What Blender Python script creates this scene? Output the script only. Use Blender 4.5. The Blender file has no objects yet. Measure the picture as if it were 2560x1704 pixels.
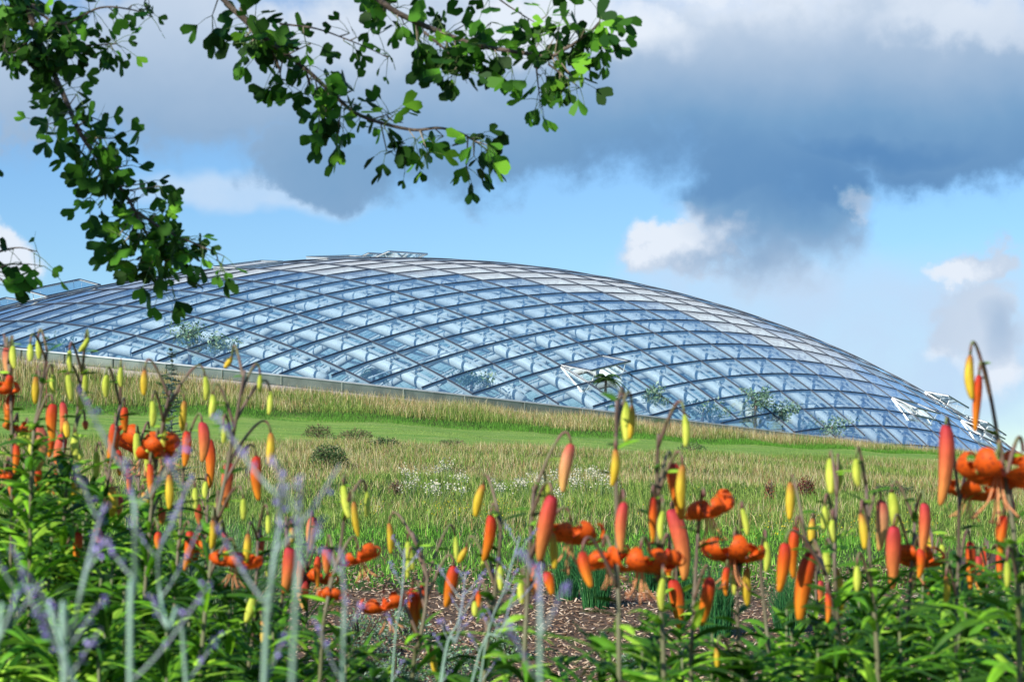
import bpy, math, random
import numpy as np
from mathutils import Vector
rnd = random.Random(7)
rg = np.random.default_rng(11)
scn = bpy.context.scene
COLL = scn.collection

# ------------------------------------------------------------------ camera
F = 5200.0                       # focal length in pixels of the 2560 wide photograph
PITCH = math.atan((1150 - 852) / F)
CAMZ = 1.6
cam = bpy.data.cameras.new('camera')
cam.lens = F / 2560 * 36.0
cam.sensor_width = 36.0
cam.clip_start = 0.05
cam.clip_end = 6000
cam.dof.use_dof = True
cam.dof.focus_distance = 85.0
cam.dof.aperture_fstop = 17.0
camo = bpy.data.objects.new('camera', cam)
COLL.objects.link(camo)
camo.location = (0, 0, CAMZ)
camo.rotation_euler = (math.radians(90) + PITCH, 0, 0)
scn.camera = camo
cp, sp_ = math.cos(PITCH), math.sin(PITCH)

def at(px, py, Y):
    """world point at depth Y that the photograph shows at pixel px, py"""
    a, c = (px - 1280) / F, (852 - py) / F
    y, z = cp - sp_ * c, sp_ + cp * c
    k = Y / y
    return np.array([a * k, Y, CAMZ + z * k])

def topx(P):
    x, y, z = P[0], P[1], P[2] - CAMZ
    yy, zz = y * cp + z * sp_, -y * sp_ + z * cp
    return np.array([1280 + F * x / yy, 852 - F * zz / yy])

# ------------------------------------------------------------------ light
scn.view_settings.view_transform = 'Standard'
scn.view_settings.look = 'None'
scn.view_settings.exposure = 0.55
scn.view_settings.gamma = 1.0
SUN = np.array([-0.50, -0.70, 0.52]); SUN /= np.linalg.norm(SUN)
sl = bpy.data.lights.new('sun', 'SUN')
sl.energy = 4.9
sl.angle = math.radians(0.5)
sl.color = (1.0, 0.95, 0.87)
so = bpy.data.objects.new('sun', sl)
COLL.objects.link(so)
so.location = (-20, -20, 40)
so.rotation_euler = Vector(SUN).to_track_quat('Z', 'Y').to_euler()

# ------------------------------------------------------------------ node helpers
class NT:
    def __init__(s, tree):
        s.t = tree; s.n = tree.nodes; s.l = tree.links
    def new(s, typ, **kw):
        n = s.n.new(typ)
        for k, v in kw.items(): setattr(n, k, v)
        return n
    def put(s, sock, v):
        if isinstance(v, bpy.types.NodeSocket): s.l.new(v, sock)
        elif v is not None:
            if hasattr(sock.default_value, '__len__') and not hasattr(v, '__len__'):
                v = [v] * len(sock.default_value)
            if hasattr(v, '__len__') and len(v) == 3 and len(sock.default_value) == 4: v = (*v, 1)
            sock.default_value = v
    def m(s, op, a, b=None, c=None, clamp=False):
        n = s.new('ShaderNodeMath', operation=op); n.use_clamp = clamp
        s.put(n.inputs[0], a)
        if b is not None: s.put(n.inputs[1], b)
        if c is not None: s.put(n.inputs[2], c)
        return n.outputs[0]
    def v(s, op, a, b=None, out=0):
        n = s.new('ShaderNodeVectorMath', operation=op)
        s.put(n.inputs[0], a)
        if b is not None: s.put(n.inputs[1], b)
        return n.outputs[out]
    def comb(s, x, y, z=0.0):
        n = s.new('ShaderNodeCombineXYZ')
        for k, q in enumerate((x, y, z)): s.put(n.inputs[k], q)
        return n.outputs[0]
    def noise(s, vec, scale, detail=4, rough=0.55, out=0, dist=0.0):
        n = s.new('ShaderNodeTexNoise')
        if vec is not None: s.put(n.inputs['Vector'], vec)
        n.inputs['Scale'].default_value = scale
        n.inputs['Detail'].default_value = detail
        n.inputs['Roughness'].default_value = rough
        n.inputs['Distortion'].default_value = dist
        return n.outputs[out]
    def rng(s, x, a, b, c=0.0, d=1.0, smooth=True):
        n = s.new('ShaderNodeMapRange')
        n.interpolation_type = 'SMOOTHSTEP' if smooth else 'LINEAR'
        s.put(n.inputs[0], x)
        for k, q in enumerate((a, b, c, d)): n.inputs[k + 1].default_value = q
        return n.outputs[0]
    def mix(s, f, a, b):
        n = s.new('ShaderNodeMix', data_type='RGBA')
        s.put(n.inputs[0], f); s.put(n.inputs[6], a); s.put(n.inputs[7], b)
        return n.outputs[2]

# ------------------------------------------------------------------ sky
def build_world():
    w = bpy.data.worlds.new('World'); scn.world = w; w.use_nodes = True
    w.node_tree.nodes.clear(); t = NT(w.node_tree)
    STR = 0.1
    sky = t.new('ShaderNodeTexSky', sky_type='NISHITA')
    sky.sun_disc = False
    sky.sun_elevation = math.asin(SUN[2])
    sky.sun_rotation = math.atan2(SUN[0], SUN[1])
    sky.air_density = 1.0; sky.dust_density = 0.05; sky.ozone_density = 1.6
    blue = t.mix(1.0, sky.outputs[0], (1, 1, 1)); 
    n = blue.node; n.blend_type = 'MULTIPLY'; n.inputs[7].default_value = SKY_TINT + (1,)
    g = t.new('ShaderNodeTexCoord').outputs['Generated']
    sp = t.new('ShaderNodeSeparateXYZ'); t.put(sp.inputs[0], g)
    az = t.m('ARCTAN2', sp.outputs[0], sp.outputs[1]); el = t.m('ARCSINE', sp.outputs[2])
    # warped direction, in thousandths of a radian-ish unit shared by both axes
    w1 = t.v('SUBTRACT', t.noise(g, 7.0, 5, 0.6, out=1), (0.5, 0.5, 0.5))
    w2 = t.v('SUBTRACT', t.noise(g, 28.0, 6, 0.62, out=1), (0.5, 0.5, 0.5))
    u = t.m('MULTIPLY_ADD', az, 5.2, 1.28)
    v_ = t.m('MULTIPLY_ADD', el, -5.2, 1.15)
    P0 = t.comb(u, v_, 0.0)
    def scl(vec, k):
        n = t.new('ShaderNodeVectorMath', operation='MULTIPLY'); t.put(n.inputs[0], vec); n.inputs[1].default_value = (k, k, 0); return n.outputs[0]
    P = t.v('ADD', t.v('ADD', P0, scl(w1, 0.55)), scl(w2, 0.22))
    PS = t.v('ADD', P0, scl(w1, 0.35))
    def blob(Pv, cx, cy, rx, ry, hard=0.0):
        q = t.v('DIVIDE', t.v('SUBTRACT', Pv, (cx, cy, 0)), (rx, ry, 1))
        d = t.v('LENGTH', q, out=1)
        return t.rng(d, 1.25, 0.45, 0, 1) if not hard else t.rng(d, 1.7, 0.0, 0, 1)
    def total(lst):
        o = None
        for b in lst: o = b if o is None else t.m('MAXIMUM', o, b)
        return o
    dens = total([blob(P, *b) for b in CLOUDS])
    f1 = t.noise(g, 16.0, 7, 0.6)
    dens = t.m('ADD', dens, t.m('MULTIPLY', t.m('SUBTRACT', f1, 0.5), 1.1))
    dens = t.rng(dens, 0.12, 0.95)
    thin = t.m('MULTIPLY', total([blob(PS, *b) for b in THIN]), t.rng(t.noise(g, 9.0, 6, 0.6), 0.25, 0.65, 0.45, 1.0))
    # other clouds all round the sky, outside the part the place is seen against
    away = t.m('MAXIMUM', t.rng(t.m('ABSOLUTE', az), 0.8, 1.1), t.rng(el, 0.95, 1.1))
    gen = t.m('MULTIPLY', away, t.rng(t.noise(g, 2.6, 7, 0.58), 0.56, 0.66))
    gen = t.m('MULTIPLY', gen, 0.85)
    # brightness of the cloud: lit tops and edges, grey blue undersides
    dark = total([t.m('MULTIPLY', blob(PS, *b[:4], 1), b[4]) for b in DARKS])
    ps = t.new('ShaderNodeSeparateXYZ'); t.put(ps.inputs[0], PS)
    grad = t.m('MULTIPLY', t.rng(ps.outputs[1], -0.05, 0.46, 0.20, 0.82), t.rng(ps.outputs[0], 0.0, 1.9, 0.56, 0.96))
    grad = t.m('MULTIPLY', grad, t.rng(ps.outputs[1], 0.5, 0.62, 1.0, 0.15))
    dark = t.m('MAXIMUM', dark, grad)
    dark = t.m('ADD', dark, t.m('MULTIPLY', t.m('SUBTRACT', t.noise(g, 11.0, 5, 0.5), 0.5), 0.3))
    lite = total([t.m('MULTIPLY', blob(P, *b[:4]), b[4]) for b in LIGHTS])
    lvl = t.m('SUBTRACT', t.m('ADD', dark, 0.12), t.m('MULTIPLY', lite, 0.75), clamp=True)
    cr = t.new('ShaderNodeValToRGB'); t.put(cr.inputs[0], lvl)
    e = cr.color_ramp.elements
    cols = [(0.0, (.54, .59, .66)), (0.25, (.38, .455, .56)), (0.5, (.25, .345, .475)), (0.78, (.13, .25, .41)), (1.0, (.07, .175, .35))]
    while len(e) < len(cols): e.new(0.5)
    for k, (p, c) in enumerate(cols): e[k].position = p; e[k].color = (*[q for q in c], 1)
    cc = t.v('SCALE', cr.outputs[0]); cc.node.inputs['Scale'].default_value = 1 / STR
    thinc = (.37 / STR, .49 / STR, .64 / STR)
    gcol = (.42 / STR, .48 / STR, .56 / STR)
    # blue added to the unseen higher sky for the panes to reflect
    blue = t.mix(t.rng(el, 0.3, 0.6, 0, .8), blue, (.06 / STR, .22 / STR, .48 / STR))
    c = t.mix(thin, blue, thinc)
    c = t.mix(dens, c, cc)
    c = t.mix(gen, c, gcol)
    bg = t.new('ShaderNodeBackground'); t.put(bg.inputs[0], c); bg.inputs[1].default_value = STR
    o = t.new('ShaderNodeOutputWorld'); t.l.new(bg.outputs[0], o.inputs[0])

SKY_TINT = (0.47, 0.66, 0.88)
# cx, cy, rx, ry
CLOUDS = [(1.5, -0.42, 1.7, 0.52), (0.55, 0.20, 0.62, 0.26), (1.15, 0.15, 0.7, 0.33), (1.25, 0.36, 0.62, 0.17), (2.0, 0.16, 0.95, 0.33),
          (2.35, 0.30, 0.55, 0.17), (1.92, 0.50, 0.27, 0.24), (0.2, 0.26, 0.35, 0.12), (0.78, 0.42, 0.28, 0.09), (1.72, 0.66, 0.14, 0.09),
          (0.02, 0.66, 0.13, 0.09), (2.50, 0.84, 0.14, 0.17), (2.5, 0.66, 0.12, 0.07)]
THIN = [(2.3, 0.86, 0.8, 0.24), (1.9, 0.74, 0.35, 0.10), (0.62, 0.5, 0.3, 0.05)]
DARKS = [(1.93, 0.50, 0.32, 0.20, 0.80), (2.2, 0.38, 0.8, 0.10, 0.84), (2.52, 0.84, 0.07, 0.09, 0.34), (0.55, 0.36, 0.3, 0.06, 0.5), (1.75, 0.66, 0.12, 0.06, 0.4)]
LIGHTS = [(1.7, -0.45, 1.9, 0.42, 0.9), (1.45, 0.05, 0.30, 0.12, 0.5), (1.70, 0.62, 0.12, 0.09, 0.6), (0.05, 0.64, 0.2, 0.12, 1.0), (2.1, 0.49, 0.07, 0.05, 0.6),
          (2.45, 0.66, 0.1, 0.06, 0.4), (2.45, 0.02, 0.25, 0.08, 0.35), (0.85, 0.08, 0.3, 0.12, 0.2), (2.35, 0.98, 0.25, 0.09, 0.6)]
build_world()

# ------------------------------------------------------------------ mesh helpers
class MB:
    def __init__(s): s.v = []; s.f = []; s.c = []
    def add(s, vs, fs, col=None):
        b = len(s.v); s.v.extend([tuple(map(float, q)) for q in vs]); s.f.extend([tuple(b + k for k in f) for f in fs])
        if col is None: col = (1, 1, 1)
        if len(col) and hasattr(col[0], '__len__'): s.c.extend(col)
        else: s.c.extend([col] * len(vs))
    def box(s, c, ax, ay, az, col=None):
        """c centre; ax, ay, az half axis vectors"""
        c, ax, ay, az = map(np.asarray, (c, ax, ay, az))
        vs = [c + i * ax + j * ay + k * az for i in (-1, 1) for j in (-1, 1) for k in (-1, 1)]
        s.add(vs, [(0, 1, 3, 2), (4, 6, 7, 5), (0, 4, 5, 1), (2, 3, 7, 6), (0, 2, 6, 4), (1, 5, 7, 3)], col)
    def beam(s, pts, nrm, w, h, off=0.0, col=None):
        """rectangular section swept along pts; nrm = outward normals; off = offset of centre along nrm"""
        pts = np.array(pts); nrm = np.array(nrm); n = len(pts)
        if n < 2: return
        tan = np.gradient(pts, axis=0); tan /= np.linalg.norm(tan, axis=1)[:, None]
        side = np.cross(tan, nrm); side /= np.linalg.norm(side, axis=1)[:, None]
        vs = []; fs = []
        for k in range(n):
            c = pts[k] + nrm[k] * off
            for a, b in ((-1, -1), (1, -1), (1, 1), (-1, 1)):
                vs.append(c + side[k] * a * w / 2 + nrm[k] * b * h / 2)
        for k in range(n - 1):
            for q in range(4): fs.append((4 * k + q, 4 * k + (q + 1) % 4, 4 * k + 4 + (q + 1) % 4, 4 * k + 4 + q))
        fs += [(3, 2, 1, 0), (4 * n - 4, 4 * n - 3, 4 * n - 2, 4 * n - 1)]
        s.add(vs, fs, col)
    def tube(s, pts, rad, ns=6, col=None):
        pts = np.array(pts, float); n = len(pts)
        if not hasattr(rad, '__len__'): rad = [rad] * n
        tan = np.gradient(pts, axis=0); tan /= (np.linalg.norm(tan, axis=1)[:, None] + 1e-12)
        up = np.array([0, 0, 1.0]) if abs(tan[0][2]) < .9 else np.array([1.0, 0, 0])
        a = np.cross(up, tan[0]); a /= np.linalg.norm(a)
        vs = []; fs = []; cs = []
        for k in range(n):
            a = a - tan[k] * (a @ tan[k]); a /= np.linalg.norm(a); b = np.cross(tan[k], a)
            for q in range(ns):
                t = 2 * math.pi * q / ns
                vs.append(pts[k] + rad[k] * (math.cos(t) * a + math.sin(t) * b))
                if col is not None and hasattr(col[0], '__len__'): cs.append(col[k])
        for k in range(n - 1):
            for q in range(ns): fs.append((k * ns + q, k * ns + (q + 1) % ns, (k + 1) * ns + (q + 1) % ns, (k + 1) * ns + q))
        fs += [tuple(range(ns - 1, -1, -1)), tuple((n - 1) * ns + q for q in range(ns))]
        s.add(vs, fs, cs if cs else col)
    def build(s, name, mat, parent=None, smooth=False, loc=None):
        base = np.array(loc if loc is not None else (0, 0, 0), float)
        if parent is not None: base = np.array(world_loc(parent), float)
        me = bpy.data.meshes.new(name)
        v = np.array(s.v, float).reshape(-1, 3) - base
        me.from_pydata(v.tolist(), [], s.f)
        ca = me.color_attributes.new('Col', 'FLOAT_COLOR', 'POINT')
        c = np.ones((len(s.v), 4), np.float32); c[:, :3] = np.array(s.c, np.float32).reshape(-1, 3)
        ca.data.foreach_set('color', c.ravel())
        me.materials.append(mat)
        if smooth: me.polygons.foreach_set('use_smooth', [True] * len(me.polygons))
        me.update()
        o = bpy.data.objects.new(name, me); COLL.objects.link(o)
        if parent is not None: o.parent = parent
        elif loc is not None: o.location = loc
        return o

def world_loc(o):
    p = Vector((0, 0, 0))
    while o is not None: p = p + o.location; o = o.parent
    return p

def raw_mesh(name, v, loops, starts, totals, col, mat, smooth=False, parent=None):
    me = bpy.data.meshes.new(name)
    if parent is not None: v = v - np.array(world_loc(parent))
    me.vertices.add(len(v)); me.vertices.foreach_set('co', v.astype(np.float32).ravel())
    me.loops.add(len(loops)); me.loops.foreach_set('vertex_index', loops.astype(np.int32))
    me.polygons.add(len(starts)); me.polygons.foreach_set('loop_start', starts.astype(np.int32))
    me.update(calc_edges=True)
    ca = me.color_attributes.new('Col', 'FLOAT_COLOR', 'POINT')
    c = np.ones((len(v), 4), np.float32); c[:, :3] = col
    ca.data.foreach_set('color', c.ravel())
    me.materials.append(mat)
    me.validate()
    o = bpy.data.objects.new(name, me); COLL.objects.link(o)
    if parent is not None: o.parent = parent
    return o

def thing(name, label, cat, loc, group=None):
    o = bpy.data.objects.new(name, None); COLL.objects.link(o)
    o.location = tuple(map(float, loc)); o.empty_display_size = 0.1
    return tag(o, label, cat, group)
def tag(o, label, cat, group=None):
    o['label'] = label; o['category'] = cat
    if group: o['group'] = group
    return o

# ------------------------------------------------------------------ materials
def mat_base(name):
    m = bpy.data.materials.new(name); m.use_nodes = True; m.node_tree.nodes.clear()
    t = NT(m.node_tree); o = t.new('ShaderNodeOutputMaterial'); return m, t, o
def pbr(name, col, rough=0.6, metal=0.0, noise=None, vcol=False, bump=None, trans=0.0, spec=0.5):
    """Principled; noise=(scale, amount) varies the colour; vcol multiplies by the mesh's own colour; trans adds translucency"""
    m, t, o = mat_base(name)
    b = t.new('ShaderNodeBsdfPrincipled')
    c = t.new('ShaderNodeRGB').outputs[0]; c.default_value = (*col, 1)
    if vcol:
        a = t.new('ShaderNodeAttribute', attribute_name='Col').outputs[0]
        mm = t.mix(1.0, c, a); mm.node.blend_type = 'MULTIPLY'; c = mm
    if noise:
        tc = t.new('ShaderNodeTexCoord').outputs['Object']
        nz = t.rng(t.noise(tc, noise[0], 5, 0.6), 0.3, 0.7, 1 - noise[1], 1 + noise[1])
        c2 = t.v('SCALE', c); t.put(c2.node.inputs['Scale'], nz); c = c2
    t.put(b.inputs['Base Color'], c)
    b.inputs['Roughness'].default_value = rough; b.inputs['Metallic'].default_value = metal
    b.inputs['Specular IOR Level'].default_value = spec
    if bump:
        tc = t.new('ShaderNodeTexCoord').outputs['Object']
        bn = t.new('ShaderNodeBump'); bn.inputs['Strength'].default_value = bump[1]; bn.inputs['Distance'].default_value = 0.02
        t.put(bn.inputs['Height'], t.noise(tc, bump[0], 5, 0.6)); t.l.new(bn.outputs[0], b.inputs['Normal'])
    out = b.outputs[0]
    if trans > 0:
        tr = t.new('ShaderNodeBsdfTranslucent'); t.put(tr.inputs[0], c)
        mx = t.new('ShaderNodeMixShader'); mx.inputs[0].default_value = trans
        t.l.new(out, mx.inputs[1]); t.l.new(tr.outputs[0], mx.inputs[2]); out = mx.outputs[0]
    t.l.new(out, o.inputs[0])
    return m
def glass_mat(name, tint, ior, rough=0.0):
    m, t, o = mat_base(name)
    tc = t.new('ShaderNodeTexCoord').outputs['Object']
    # faint dust film that dulls the glass a little in patches
    film = t.rng(t.noise(tc, 0.5, 6, 0.6), 0.3, 0.8, 0.005, 0.035)
    tr = t.new('ShaderNodeBsdfTransparent'); tr.inputs[0].default_value = (*tint, 1)
    gl = t.new('ShaderNodeBsdfGlossy'); gl.inputs[0].default_value = (1, 1, 1, 1); gl.inputs[1].default_value = rough
    ge = t.new('ShaderNodeNewGeometry')
    cs = t.m('ABSOLUTE', t.v('DOT_PRODUCT', ge.outputs['Normal'], ge.outputs['Incoming'], out=1))
    f0 = ((ior - 1) / (ior + 1)) ** 2
    fr_ = t.m('MULTIPLY_ADD', t.m('POWER', t.m('SUBTRACT', 1.0, cs, clamp=True), 5.0), 1 - f0, f0)
    mx = t.new('ShaderNodeMixShader'); t.put(mx.inputs[0], fr_); t.l.new(tr.outputs[0], mx.inputs[1]); t.l.new(gl.outputs[0], mx.inputs[2])
    df = t.new('ShaderNodeBsdfDiffuse'); df.inputs[0].default_value = (.55, .62, .62, 1)
    m2 = t.new('ShaderNodeMixShader'); t.put(m2.inputs[0], film); t.l.new(mx.outputs[0], m2.inputs[1]); t.l.new(df.outputs[0], m2.inputs[2])
    t.l.new(m2.outputs[0], o.inputs[0]); return m
M = {}
M['glass'] = glass_mat('glass', (.865, .92, .94), 2.1)
M['bar'] = pbr('dark_gasket', (.010, .018, .04), 0.6)
M['bar2'] = pbr('grey_cap', (.10, .12, .14), 0.45, 0.3)
M['white'] = pbr('white_steel', (.90, .91, .89), 0.45, noise=(2.0, .07))
M['alu'] = pbr('pale_aluminium', (.55, .57, .57), 0.35, 0.5, noise=(3.0, .1))
M['steelpanel'] = pbr('upstand_panel', (.34, .34, .27), 0.22, 0.85, noise=(1.5, .2))
M['concrete'] = pbr('pale_concrete', (.36, .32, .28), 0.85, noise=(3.0, .2), bump=(20, .3))
M['leaf'] = pbr('lily_leaf', (1, 1, 1), 0.5, vcol=True, trans=0.38, noise=(60, .15), spec=.3)
M['ginkgo'] = pbr('ginkgo_leaf', (1, 1, 1), 0.55, vcol=True, trans=0.42, spec=.15)
M['stem'] = pbr('plant_stem', (1, 1, 1), 0.6, vcol=True)
M['bark'] = pbr('ginkgo_bark', (.10, .075, .055), 0.9, noise=(30, .3), bump=(40, .6))
M['bud'] = None
M['grass'] = pbr('grass_blades', (1, 1, 1), 0.75, vcol=True, trans=0.3, spec=0.2)
M['sage'] = pbr('sage_stem', (1, 1, 1), 0.8, vcol=True)
M['innerleaf'] = pbr('indoor_foliage', (1, 1, 1), 0.6, vcol=True, trans=0.2)
M['floor'] = pbr('indoor_soil', (.16, .17, .12), 0.9, noise=(.6, .5))
def petal_mat():
    m, t, o = mat_base('lily_petal')
    a = t.new('ShaderNodeAttribute', attribute_name='Col').outputs[0]
    tc = t.new('ShaderNodeTexCoord').outputs['Object']
    vo = t.new('ShaderNodeTexVoronoi'); vo.inputs['Scale'].default_value = 210; t.put(vo.inputs['Vector'], tc)
    spot = t.m('MULTIPLY', t.rng(vo.outputs['Distance'], 0.38, 0.2), 0.75)
    c = t.mix(spot, a, (.10, .015, .01))
    b = t.new('ShaderNodeBsdfPrincipled'); t.put(b.inputs['Base Color'], c); b.inputs['Roughness'].default_value = 0.58; b.inputs['Specular IOR Level'].default_value = .25
    tr = t.new('ShaderNodeBsdfTranslucent'); t.put(tr.inputs[0], c)
    mx = t.new('ShaderNodeMixShader'); mx.inputs[0].default_value = 0.25
    t.l.new(b.outputs[0], mx.inputs[1]); t.l.new(tr.outputs[0], mx.inputs[2]); t.l.new(mx.outputs[0], o.inputs[0]); return m
def bud_mat():
    m, t, o = mat_base('lily_bud')
    a = t.new('ShaderNodeAttribute', attribute_name='Col').outputs[0]
    tc = t.new('ShaderNodeTexCoord').outputs['Object']
    st = t.v('MULTIPLY', tc, (420, 420, 38)); n1 = t.noise(st, 1.0, 4, .6); n2 = t.noise(tc, 55, 4, .6)
    c = t.v('SCALE', a); t.put(c.node.inputs['Scale'], t.m('ADD', t.rng(n1, .3, .7, .45, .62, False), t.rng(n2, .3, .7, .30, .52, False)))
    b = t.new('ShaderNodeBsdfPrincipled'); t.put(b.inputs['Base Color'], c); b.inputs['Roughness'].default_value = .62; b.inputs['Specular IOR Level'].default_value = .25
    bn = t.new('ShaderNodeBump'); bn.inputs['Strength'].default_value = .6; bn.inputs['Distance'].default_value = .002; t.put(bn.inputs['Height'], n1); t.l.new(bn.outputs[0], b.inputs['Normal'])
    tr = t.new('ShaderNodeBsdfTranslucent'); t.put(tr.inputs[0], c); mx = t.new('ShaderNodeMixShader'); mx.inputs[0].default_value = .2
    t.l.new(b.outputs[0], mx.inputs[1]); t.l.new(tr.outputs[0], mx.inputs[2]); t.l.new(mx.outputs[0], o.inputs[0]); return m
M['bud'] = bud_mat()
M['petal'] = petal_mat()

# ------------------------------------------------------------------ the glasshouse: a segment of a torus cut by a tilted plane
A = np.array([[0.54644543, -0.83269857, -0.08950132], [0.8048757, 0.55168976, -0.21866301], [0.23145733, 0.04744997, 0.97168719]])
CC = np.array([-76.98692146, -80.32534529, 13.59174419])
RT = 136.3448178885079
YC, ZC, RM = -5.309673298962766, -44.51480817804379, 45.11743975771063
PH = [0.00632, -0.0282, -0.06275, -0.09695, -0.13097, -0.16529, -0.19928, -0.23338, -0.26764, -0.30192, -0.33472, -0.36708,
      -0.39975, -0.43406, -0.46882, -0.50562, -0.54213, -0.5787, -0.61579, -0.65171]
J0, J1 = -11, 8
PN = np.array([.278, -.043, .96]); PN /= np.linalg.norm(PN)
PC = np.array([4.344, -25.203, -5.6095])
def phi(j):
    if j <= J0: return PH[0] + (J0 - j) * 0.0348
    if j >= J1: return PH[-1] - (j - J1) * 0.0362
    k = int(math.floor(j - J0)); k = min(k, len(PH) - 2); f = j - J0 - k
    return PH[k] * (1 - f) + PH[k + 1] * f
def torus(i, ph, off=0.0):
    th = 4 * i / RT; rho = RT + ZC + (RM + off) * math.cos(ph)
    X = np.array([rho * math.sin(th), YC + (RM + off) * math.sin(ph), rho * math.cos(th) - RT])
    return X
def nrm_w(i, ph):
    th = 4 * i / RT
    return A @ np.array([math.cos(ph) * math.sin(th), math.sin(ph), math.cos(ph) * math.cos(th)])
def hgt(X): return float((X - PC) @ PN)
def toW(X): return A @ (X - CC) + np.array([0, 0, CAMZ])
NW = A @ PN
# base ring
RING = []; RINGN = []
ic, pc_ = 9.6, -0.045
for k in range(160):
    t = 2 * math.pi * k / 160; lo, hi = 0.0, 1.6
    for _ in range(40):
        mid = (lo + hi) / 2
        if hgt(torus(ic + mid * 13 * math.cos(t), pc_ + mid * 0.66 * math.sin(t))) > 0: lo = mid
        else: hi = mid
    ii, pp = ic + lo * 13 * math.cos(t), pc_ + lo * 0.66 * math.sin(t)
    RING.append(toW(torus(ii, pp)))
RING = np.array(RING)
RC = RING.mean(0)
def plane_z(x, y): return RC[2] - (NW[0] * (x - RC[0]) + NW[1] * (y - RC[1])) / NW[2]
# front edge depth as a function of world x
fr = RING[(RING[:, 1] < 100) | (RING[:, 0] > 5)]
_front = RING.copy()
def ring_xy(k, grow):
    d = RING[:, :2] - RC[:2]; L = np.linalg.norm(d, axis=1)[:, None]; return RC[:2] + d * (1 + grow / L)
def ell_param(x, y):
    """>1 outside the ring, <1 inside; and rough distance to it"""
    ang = np.arctan2(y - RC[1], x - RC[0]); ra = np.arctan2(RING[:, 1] - RC[1], RING[:, 0] - RC[0])
    rr = np.hypot(RING[:, 1] - RC[1], RING[:, 0] - RC[0]); o = np.argsort(ra)
    R0 = np.interp(ang, ra[o], rr[o], period=2 * math.pi)
    return np.hypot(x - RC[0], y - RC[1]) - R0
FX = np.array([-60, -26, -21.6, -11.9, -6.2, -1.6, 2.3, 5.9, 9.1, 12, 14.8, 17.3, 19.8, 22.1, 24.2, 26.3, 28.2, 30.1, 31.8, 33.4, 34.8, 36.1, 37.2, 38.1, 60])
FY = np.array([99, 96, 93.9, 92.8, 94, 95.9, 98.1, 100.5, 103, 105.7, 108.4, 111.2, 114.1, 117, 120, 123.1, 126.3, 129.5, 132.9, 136.3, 139.9, 143.6, 147.5, 151.7, 165])
def smooth01(t): t = np.clip(t, 0, 1); return t * t * (3 - 2 * t)
def terrain(x, y):
    x = np.asarray(x, float); y = np.asarray(y, float)
    yb = np.interp(x, FX, FY); col = 1280 + F * x / np.maximum(y, 5)
    zb = np.clip(plane_z(x, yb), -1, 8.0) - 0.56
    cs = [-400, 600, 1000, 2000, 2400, 2900]
    z1 = np.interp(col, cs, [3.7, 3.28, 3.1, 2.15, 1.77, 1.35]); z2 = np.interp(col, cs, [2.6, 2.3, 2.24, 1.78, 1.5, 1.2])
    y1, y2 = yb - 9, yb - 21
    zm = np.where(y < 24, np.interp(y, [16, 24], [0, .31]), .31 + (z2 - .31) * (y - 24) / np.maximum(y2 - 24, 1))
    zm = np.where(y > y2, z2 + (z1 - z2) * (y - y2) / 12.0, zm)
    zm = np.where(y > y1, z1 + (zb - z1) * (y - y1) / 9.0, zm)
    ins = np.clip(plane_z(x, y), -2, 8.0) - 0.78
    zi = ins * (1 - smooth01((y - 190) / 120)) - 2.5 * smooth01((y - 190) / 120)
    z = np.where(y > yb, zi, zm)
    z = z + 0.05 * np.sin(x * .9 + y * .37) * smooth01((y - 26) / 10) * (y < yb) + 0.06 * np.sin(x * .31 - y * .53) * smooth01((y - 26) / 10) * (y < yb)
    return z

def inside(x, y): return ell_param(x, y) < 0

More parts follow.
